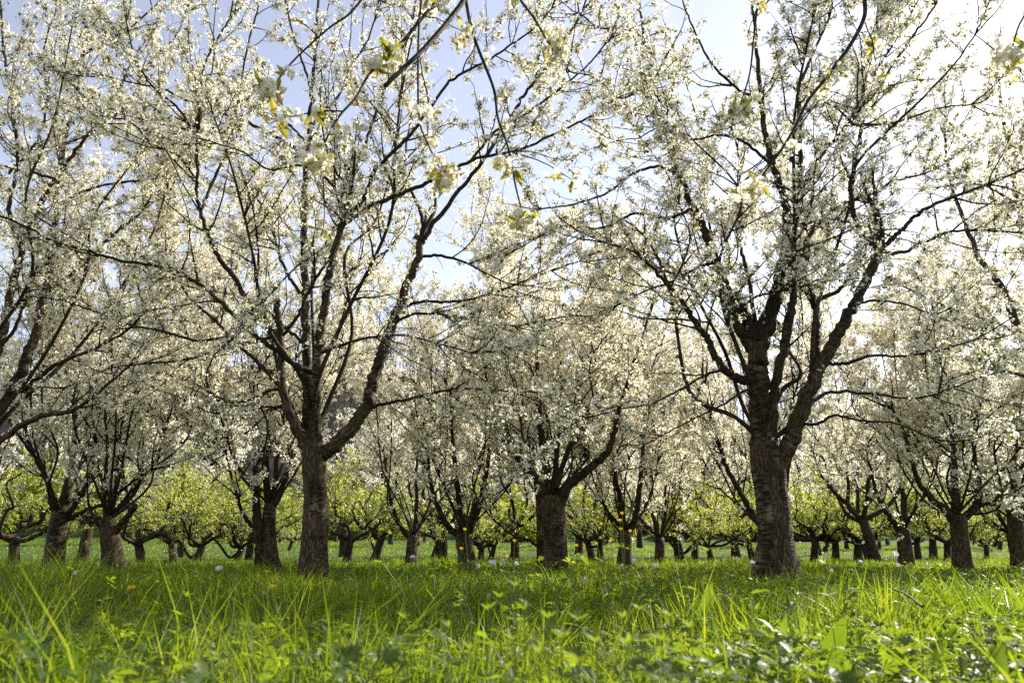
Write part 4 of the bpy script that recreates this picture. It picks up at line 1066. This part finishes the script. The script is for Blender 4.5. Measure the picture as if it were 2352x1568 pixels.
def buttercup(tops, d, label, seed):
    """tall branching stem; tops: (u, v) of each flower"""
    r = np.random.default_rng(seed); T = [head(u, v, d + r.normal(0, .04)) for u, v in tops]
    base = np.array([T[0][0] + r.normal(0, .02), d, 0.]); base[2] = float(ground(base[0], base[1]))
    root = empty('buttercup', base, label, 'flower', 'tall slender buttercups')
    main = T[0]; nodes = [base * (1 - s) + main * s + r.normal(0, .006, 3) for s in (.35, .6, .8)]
    st = [stem_tube([base, *nodes, main], .0020, .0011, 5)]
    for t in T[1:]:
        nd = nodes[r.integers(0, 3)]; st.append(stem_tube([nd, nd * .5 + t * .5 + [r.normal(0, .008), 0, -.008], t], .0014, .0009, 5))
    part('stem', join(st), M_STEM, root, base)
    for t in T:
        it = []
        for k in range(5):
            a = k * 1.2566; lv = np.array([(0, -.2, 0), (.6, -.5, .1), (1, -.2, .5), (1, .2, .5), (.6, .5, .1), (0, .2, 0)]) * .0085
            it.append((orient(lv, [math.cos(a), math.sin(a), .75], r, .05) + t, np.array([[0, 1, 4, 5], [1, 2, 3, 4]])))
        part('flower_head', join(it), M_YEL, root, base, .5, False)
    lv = []
    for nd in nodes + [base + [0, 0, .06]]:
        for k in range(2):
            a = r.uniform(0, 6.28); v_, f_ = lobed(r.uniform(.03, .05), 3, r, .2); lv.append((orient(v_, [math.cos(a), math.sin(a), .4], r) + nd, f_))
    part('leaves', join(lv), M_HERB, root, base)
buttercup([(1429, 1181), (1425, 1197), (1448, 1222), (1426, 1217), (1405, 1240)], 2.6, 'tallest branching buttercup with several yellow heads, before the two-limbed cherry', 560)
buttercup([(1382, 1205), (1370, 1250)], 2.7, 'slender two-headed buttercup between the middle cherry and the tallest buttercup', 561)
buttercup([(1313, 1205), (1325, 1255)], 2.7, 'buttercup with a yellow head just right of the middle trunk', 562)
buttercup([(1182, 1244), (1165, 1280)], 2.7, 'buttercup with an open orange-yellow head left of the middle trunk', 563)
buttercup([(1068, 1218), (1060, 1262)], 2.6, 'buttercup with a single head in front of the cut-limbed cherry', 564)
buttercup([(1555, 1218), (1540, 1262)], 2.8, 'faint buttercup stem right of the knotty cherry', 565)

def palm_herb(u, v, d, n, L, label, seed, lob=(3, 5), tall=None):
    """rosette of stalked lobed leaves, its top seen at u,v"""
    r = np.random.default_rng(seed); top = head(u, v, d); base = np.array([top[0], d, 0.]); base[2] = float(ground(base[0], d)); hh = max(top[2] - base[2], .05)
    root = empty('leafy_herb', base, label, 'plant', 'low herbs with lobed leaves')
    st, lv = [], []
    for k in range(n):
        a = k * 2.4 + r.uniform(-.4, .4); e = base + np.array([math.cos(a), math.sin(a), 0]) * hh * r.uniform(.15, .75) + [0, 0, hh * r.uniform(.55, 1.02)]
        st.append(stem_tube([base, base * .5 + e * .5 + [0, 0, hh * .12], e], .0014, .0010, 4))
        v_, f_ = lobed(L * r.uniform(.7, 1.15), int(r.choice(lob)), r, .42); lv.append((orient(v_, [math.cos(a), math.sin(a), r.uniform(-.3, .6)], r, .4) + e, f_))
    part('stalks', join(st), M_STEM, root, base)
    V, F = join(lv); part('leaves', (V, F), M_HERB, root, base, np.clip(r.normal(.7, .2) + np.zeros(len(V)) + r.normal(0, .04, len(V)), 0, 1))
PALM = [(60, 1500, 1.15, 9, .045, 'pale lobed herb in the bottom left corner'), (190, 1482, 1.3, 8, .04, 'lobed herb second from the left along the bottom'),
        (270, 1532, 1.05, 8, .042, 'low lobed herb at the bottom left, third along'), (560, 1472, 1.35, 10, .042, 'sunlit lobed herb group left of the left big trunk line'),
        (400, 1520, 1.1, 8, .038, 'lobed herb between the bottom left corner and the sunlit group'), (700, 1515, 1.15, 8, .036, 'small-leaved herb at the bottom below the left big trunk'),
        (1010, 1290, 3.4, 8, .05, 'taller lobed herb before the cut-limbed cherry foot'), (1110, 1285, 3.5, 8, .05, 'lobed herb before the forked green tree'),
        (1320, 1292, 3.6, 9, .05, 'dark lobed herb at the foot of the middle trunk, right side'), (1240, 1296, 3.8, 8, .05, 'dark lobed herb at the foot of the middle trunk, left side'),
        (1705, 1298, 4.2, 9, .05, 'dark lobed herb left of the largest trunk foot'), (1895, 1330, 2.8, 7, .06, 'yellow-lit lobed herb right of the largest trunk foot'),
        (2040, 1345, 3.6, 7, .045, 'lobed herb by the brown twig litter'), (2200, 1345, 3.4, 7, .045, 'lobed herb at the right of the twig litter'),
        (230, 1300, 4.6, 9, .05, 'lobed herb clump in front of the bundled-stem cherry'), (80, 1300, 4.8, 9, .05, 'bright lobed herb clump before the leaning cherry'),
        (1560, 1330, 3.4, 7, .05, 'lobed herb below the two-trunk gap left of the largest tree'), (860, 1400, 1.9, 7, .04, 'small lobed herb in shade right of the left big trunk')]
for i, (u, v, d, n_, L, lab) in enumerate(PALM): palm_herb(u, v, d, n_, L, lab, 600 + i)

rq = np.random.default_rng(99)
for i in range(26):
    uu = rq.uniform(20, 2330); vv = rq.uniform(1440, 1560)
    palm_herb(uu, vv, 1.9 - (vv - 1400) / 190, int(rq.integers(6, 10)), rq.uniform(.030, .044), 'small lobed herb among the grass along the bottom edge', 760 + i)

def whorl_herb(u, v, d, label, seed, lean=0.0, wh=6, L=.028):
    """cleavers: a square stem with whorls of narrow leaves"""
    r = np.random.default_rng(seed); top = head(u, v, d); base = np.array([top[0] - lean, d + r.normal(0, .05), 0.]); base[2] = float(ground(base[0], base[1]))
    root = empty('cleavers', base, label, 'plant', 'cleavers with whorled leaves')
    mid = base * .5 + top * .5 + np.array([-lean * .25, 0, .03 if lean else 0]); P = catmull([base, mid, top], 8)
    part('stem', batch_tube(P[None], np.linspace(.0016, .0010, len(P))[None], 5), M_STEM, root, base)
    lv = []
    for k in range(wh):
        s = .25 + .75 * (k / (wh - 1)); i = s * (len(P) - 1); i0 = min(int(i), len(P) - 2); p = P[i0] + (P[i0 + 1] - P[i0]) * (i - i0); T = unit(P[i0 + 1] - P[i0])
        for j in range(7):
            a = j * .8976 + k * .4; e = unit(np.cross(T, [.3, 1., .2])); f = np.cross(T, e); up = .9 if k == wh - 1 else .35
            l = L * r.uniform(.8, 1.2) * (1.1 if k < wh - 1 else .8)
            lq, lf = leaf_quads(l, l * .27, .3, .1); lv.append((orient(lq, e * math.cos(a) + f * math.sin(a) + T * up, r) + p, lf))
    V, F = join(lv); part('leaves', (V, F), M_HERB, root, base, np.clip(.75 + r.normal(0, .12, len(V)), 0, 1))
WH = [(1185, 1345, 1.5), (1150, 1372, 1.45), (1120, 1400, 1.4), (1205, 1400, 1.35), (1260, 1420, 1.3), (1330, 1425, 1.3), (1432, 1418, 1.35), (1470, 1400, 1.5), (1540, 1415, 1.4), (1290, 1465, 1.15), (1370, 1475, 1.15), (1180, 1470, 1.15), (1440, 1480, 1.1), (1520, 1470, 1.2), (1585, 1440, 1.35), (1030, 1440, 1.3), (1080, 1490, 1.1), (1240, 1500, 1.05), (1330, 1520, 1.0), (930, 1420, 1.5)]
for i, (u, v, d) in enumerate(WH):
    whorl_herb(u, v, d, 'leafy cleavers stem in the sunlit patch at the bottom middle' , 640 + i)
whorl_herb(1735, 1400, 1.5, 'arching dark cleavers stem leaning right below the largest trunk', 690, .11, 7)
whorl_herb(430, 1370, 2.0, 'lone cleavers stem in shade at the left', 691, .03, 6)
whorl_herb(1895, 1295, 2.2, 'tall pale whorled stem right of the largest trunk foot', 692, 0, 5, .03)
whorl_herb(1625, 1265, 3.0, 'thin upright whorled stem between the two green trees left of the largest trunk', 693, 0, 4, .03)
whorl_herb(1490, 1300, 2.6, 'pale whorled stem below the knotty cherry', 694, 0, 4, .03)

def dock(u, v, d, leaves, label, seed):
    """broad upright leaves; leaves: (azimuth deg, length, width, lift)"""
    r = np.random.default_rng(seed); top = head(u, v, d); base = np.array([top[0], d, 0.]); base[2] = float(ground(base[0], d))
    root = empty('dock_plant', base, label, 'plant', 'broad-leaved docks')
    sc_ = .74 * (top[2] - base[2]) / max(l[1] * math.sin(l[3]) for l in leaves)
    for az, L, Wd, el in leaves:
        L *= sc_; a = R_(az); v_, f_ = oval(L, Wd * sc_ ** .5, .35, .25, 11, .3)
        d_ = np.array([math.cos(a) * math.cos(el), math.sin(a) * math.cos(el), math.sin(el)])
        # keep the blade broadside to its lean
        yv = unit(np.cross(d_, [math.cos(a + 1.5), math.sin(a + 1.5), .1])); yv = unit(np.cross([math.sin(a) * .2, 1 * .9, .15], d_)); zv = np.cross(d_, yv)
        part('leaf', (v_ @ np.stack([d_, yv, zv]) + base, f_), M_HERB, root, base, float(r.uniform(.15, .6)))
dock(1840, 1335, 2.3, [(20, .34, .075, 1.25), (190, .22, .05, .9), (300, .2, .05, .7)], 'largest bright dock leaf standing upright below the largest trunk', 710)
dock(2140, 1470, 1.3, [(15, .26, .05, 1.4), (200, .2, .05, .9), (330, .2, .055, .8)], 'dock with a tall narrow leaf, lower right of the picture', 711)
dock(2260, 1500, 1.15, [(20, .20, .075, 1.2), (170, .18, .07, 1.0), (80, .2, .07, 1.3)], 'round-leaved dock in the bottom right corner', 712)
dock(2030, 1440, 1.6, [(0, .22, .06, 1.3), (120, .2, .05, 1.0)], 'dock with a pale translucent leaf right of the arching cleavers', 713)
dock(610, 1415, 2.0, [(60, .18, .045, 1.3), (200, .16, .04, 1.0)], 'small dark dock in shade left of the left big trunk', 714)
dock(1590, 1300, 4.0, [(40, .3, .07, 1.2), (160, .25, .06, .9), (280, .24, .06, .9)], 'dark dock in the shade left of the largest trunk', 715)
dock(735, 1362, 3.6, [(30, .2, .08, .9), (170, .2, .08, .8), (280, .18, .08, .7)], 'dark broad dock at the foot of the left big trunk', 716)

def tall_grass(u, v, d, n, hgt, wd, spread, label, seed, dr=None):
    r = np.random.default_rng(seed); top = head(u, v, d); base = np.array([top[0], d, 0.]); base[2] = float(ground(base[0], d))
    p = base + np.stack([r.normal(0, spread, n), r.normal(0, spread, n), np.zeros(n)], 1)
    V, F, m_ = blades(p, hgt * r.uniform(.6, 1.05, n), wd * r.uniform(.5, .9, n), r, .22, .45, 4, None if dr is None else r.normal(dr, .35, n))
    o = mesh_obj('grass_tuft', V - base, [F], M_GRASS, tint=np.repeat(np.clip(r.normal(.42, .2, n), 0, 1), m_), smoothf=True); o.location = base
    tag(o, label, 'grass tuft', 'tall tufts of coarse grass')
TG = [(60, 1340, 2.2, 26, .42, .009, .08, 'tall dark grass tuft at the left edge', None), (190, 1330, 2.6, 24, .42, .009, .1, 'coarse tuft with slanting blades, second from the left edge', .4),
      (620, 1400, 1.7, 12, .36, .007, .06, 'tuft with long slanting blades left of the left big trunk', .3), (880, 1350, 2.2, 12, .36, .006, .1, 'thin grass tuft right of the left big trunk foot', 1.0),
      (1540, 1400, 1.25, 9, .36, .008, .03, 'tall upright blades in the sun below the knotty cherry', .6), (2320, 1360, 1.5, 12, .40, .010, .05, 'bright coarse blades leaning in at the right edge', 2.7),
      (2180, 1440, 1.2, 12, .28, .006, .06, 'tuft of fine blades near the bottom right docks', None), (1960, 1330, 2.6, 22, .36, .007, .1, 'sunlit tuft behind the largest dock leaf', None),
      (2270, 1310, 4.2, 26, .40, .010, .12, 'tuft at the foot of the candelabrum cherry', None), (1640, 1300, 4.0, 40, .40, .007, .12, 'dense dark tuft left of the largest trunk foot', None),
      (1830, 1300, 7.6, 30, .45, .010, .1, 'grass tuft against the right side of the largest trunk', None), (2000, 1480, 1.05, 12, .26, .006, .05, 'fine sunlit blades at the bottom right of the middle', None),
      (1890, 1480, 1.1, 10, .26, .005, .05, 'few thin bright blades below the largest dock leaf', None), (830, 1500, 1.05, 10, .26, .005, .05, 'thin sunlit blades at the bottom left of the middle', None),
      (1010, 1350, 2.6, 20, .36, .006, .1, 'tuft below the cut-limbed cherry', None), (330, 1440, 1.4, 12, .28, .006, .06, 'short tuft in shade at the lower left', None)]
for i, t in enumerate(TG): tall_grass(*t[:7], t[7], 730 + i, t[8])

def litter():
    r = np.random.default_rng(81); n = 420
    x = LITTER[0] + r.normal(0, .75, n); y = LITTER[1] + r.normal(0, .35, n)
    a = r.uniform(0, 6.28, n); L = r.uniform(.05, .30, n)
    P0 = np.stack([x, y, ground(x, y) + .012 + np.abs(r.normal(0, .05, n))], 1)
    P, Q = grow(P0, np.stack([np.cos(a), np.sin(a), r.normal(0, .12, n)], 1), L, r.uniform(.0015, .0045, n), 4, r, -.02, .12, .6)
    V, F = batch_tube(P, Q, 4)
    o = mesh_obj('twig_litter', V, [F], M_DRY, smoothf=True); tag(o, 'brown twig litter on the ground right of the largest tree', 'twig litter', kind='stuff')
litter()
b0 = head(2118, 1392, 2.9); b1 = head(2050, 1352, 3.3)
P = catmull([b0, b0 * .5 + b1 * .5 + [0, 0, .01], b1], 8)
V, F, B = big_tube(P, np.linspace(.0055, .003, len(P)), 7, .05, 0, 4)
o = mesh_obj('fallen_twig', V - P[0], [F], M_DRY, smoothf=True); o.location = P[0]
tag(o, 'long brown fallen twig lying in the grass before the twig litter', 'twig')

def petals():
    r = np.random.default_rng(91); P = []
    for n, y0, y1 in [(900, 1.5, 9), (3200, 9, 45)]:
        x, y = wedge(n, y0, y1, r); P.append(np.stack([x, y, ground(x, y) + r.uniform(.02, .15, n)], 1))
    P = np.concatenate(P); n = len(P); sz = r.uniform(.004, .009, n) * (1 + P[:, 1] * .045)
    a = unit(r.normal(0, 1, (n, 3))) * sz[:, None]; b = unit(np.cross(a, r.normal(0, 1, (n, 3)))) * sz[:, None]
    V = np.stack([P - a, P - b, P + a, P + b], 1).reshape(-1, 3); F = np.arange(4 * n).reshape(-1, 4)
    o = mesh_obj('fallen_petals', V, [F], M_PETAL, tint=np.repeat(r.random(n), 4)); tag(o, 'fallen white petals caught in the meadow grass', 'petals', kind='stuff')
petals()
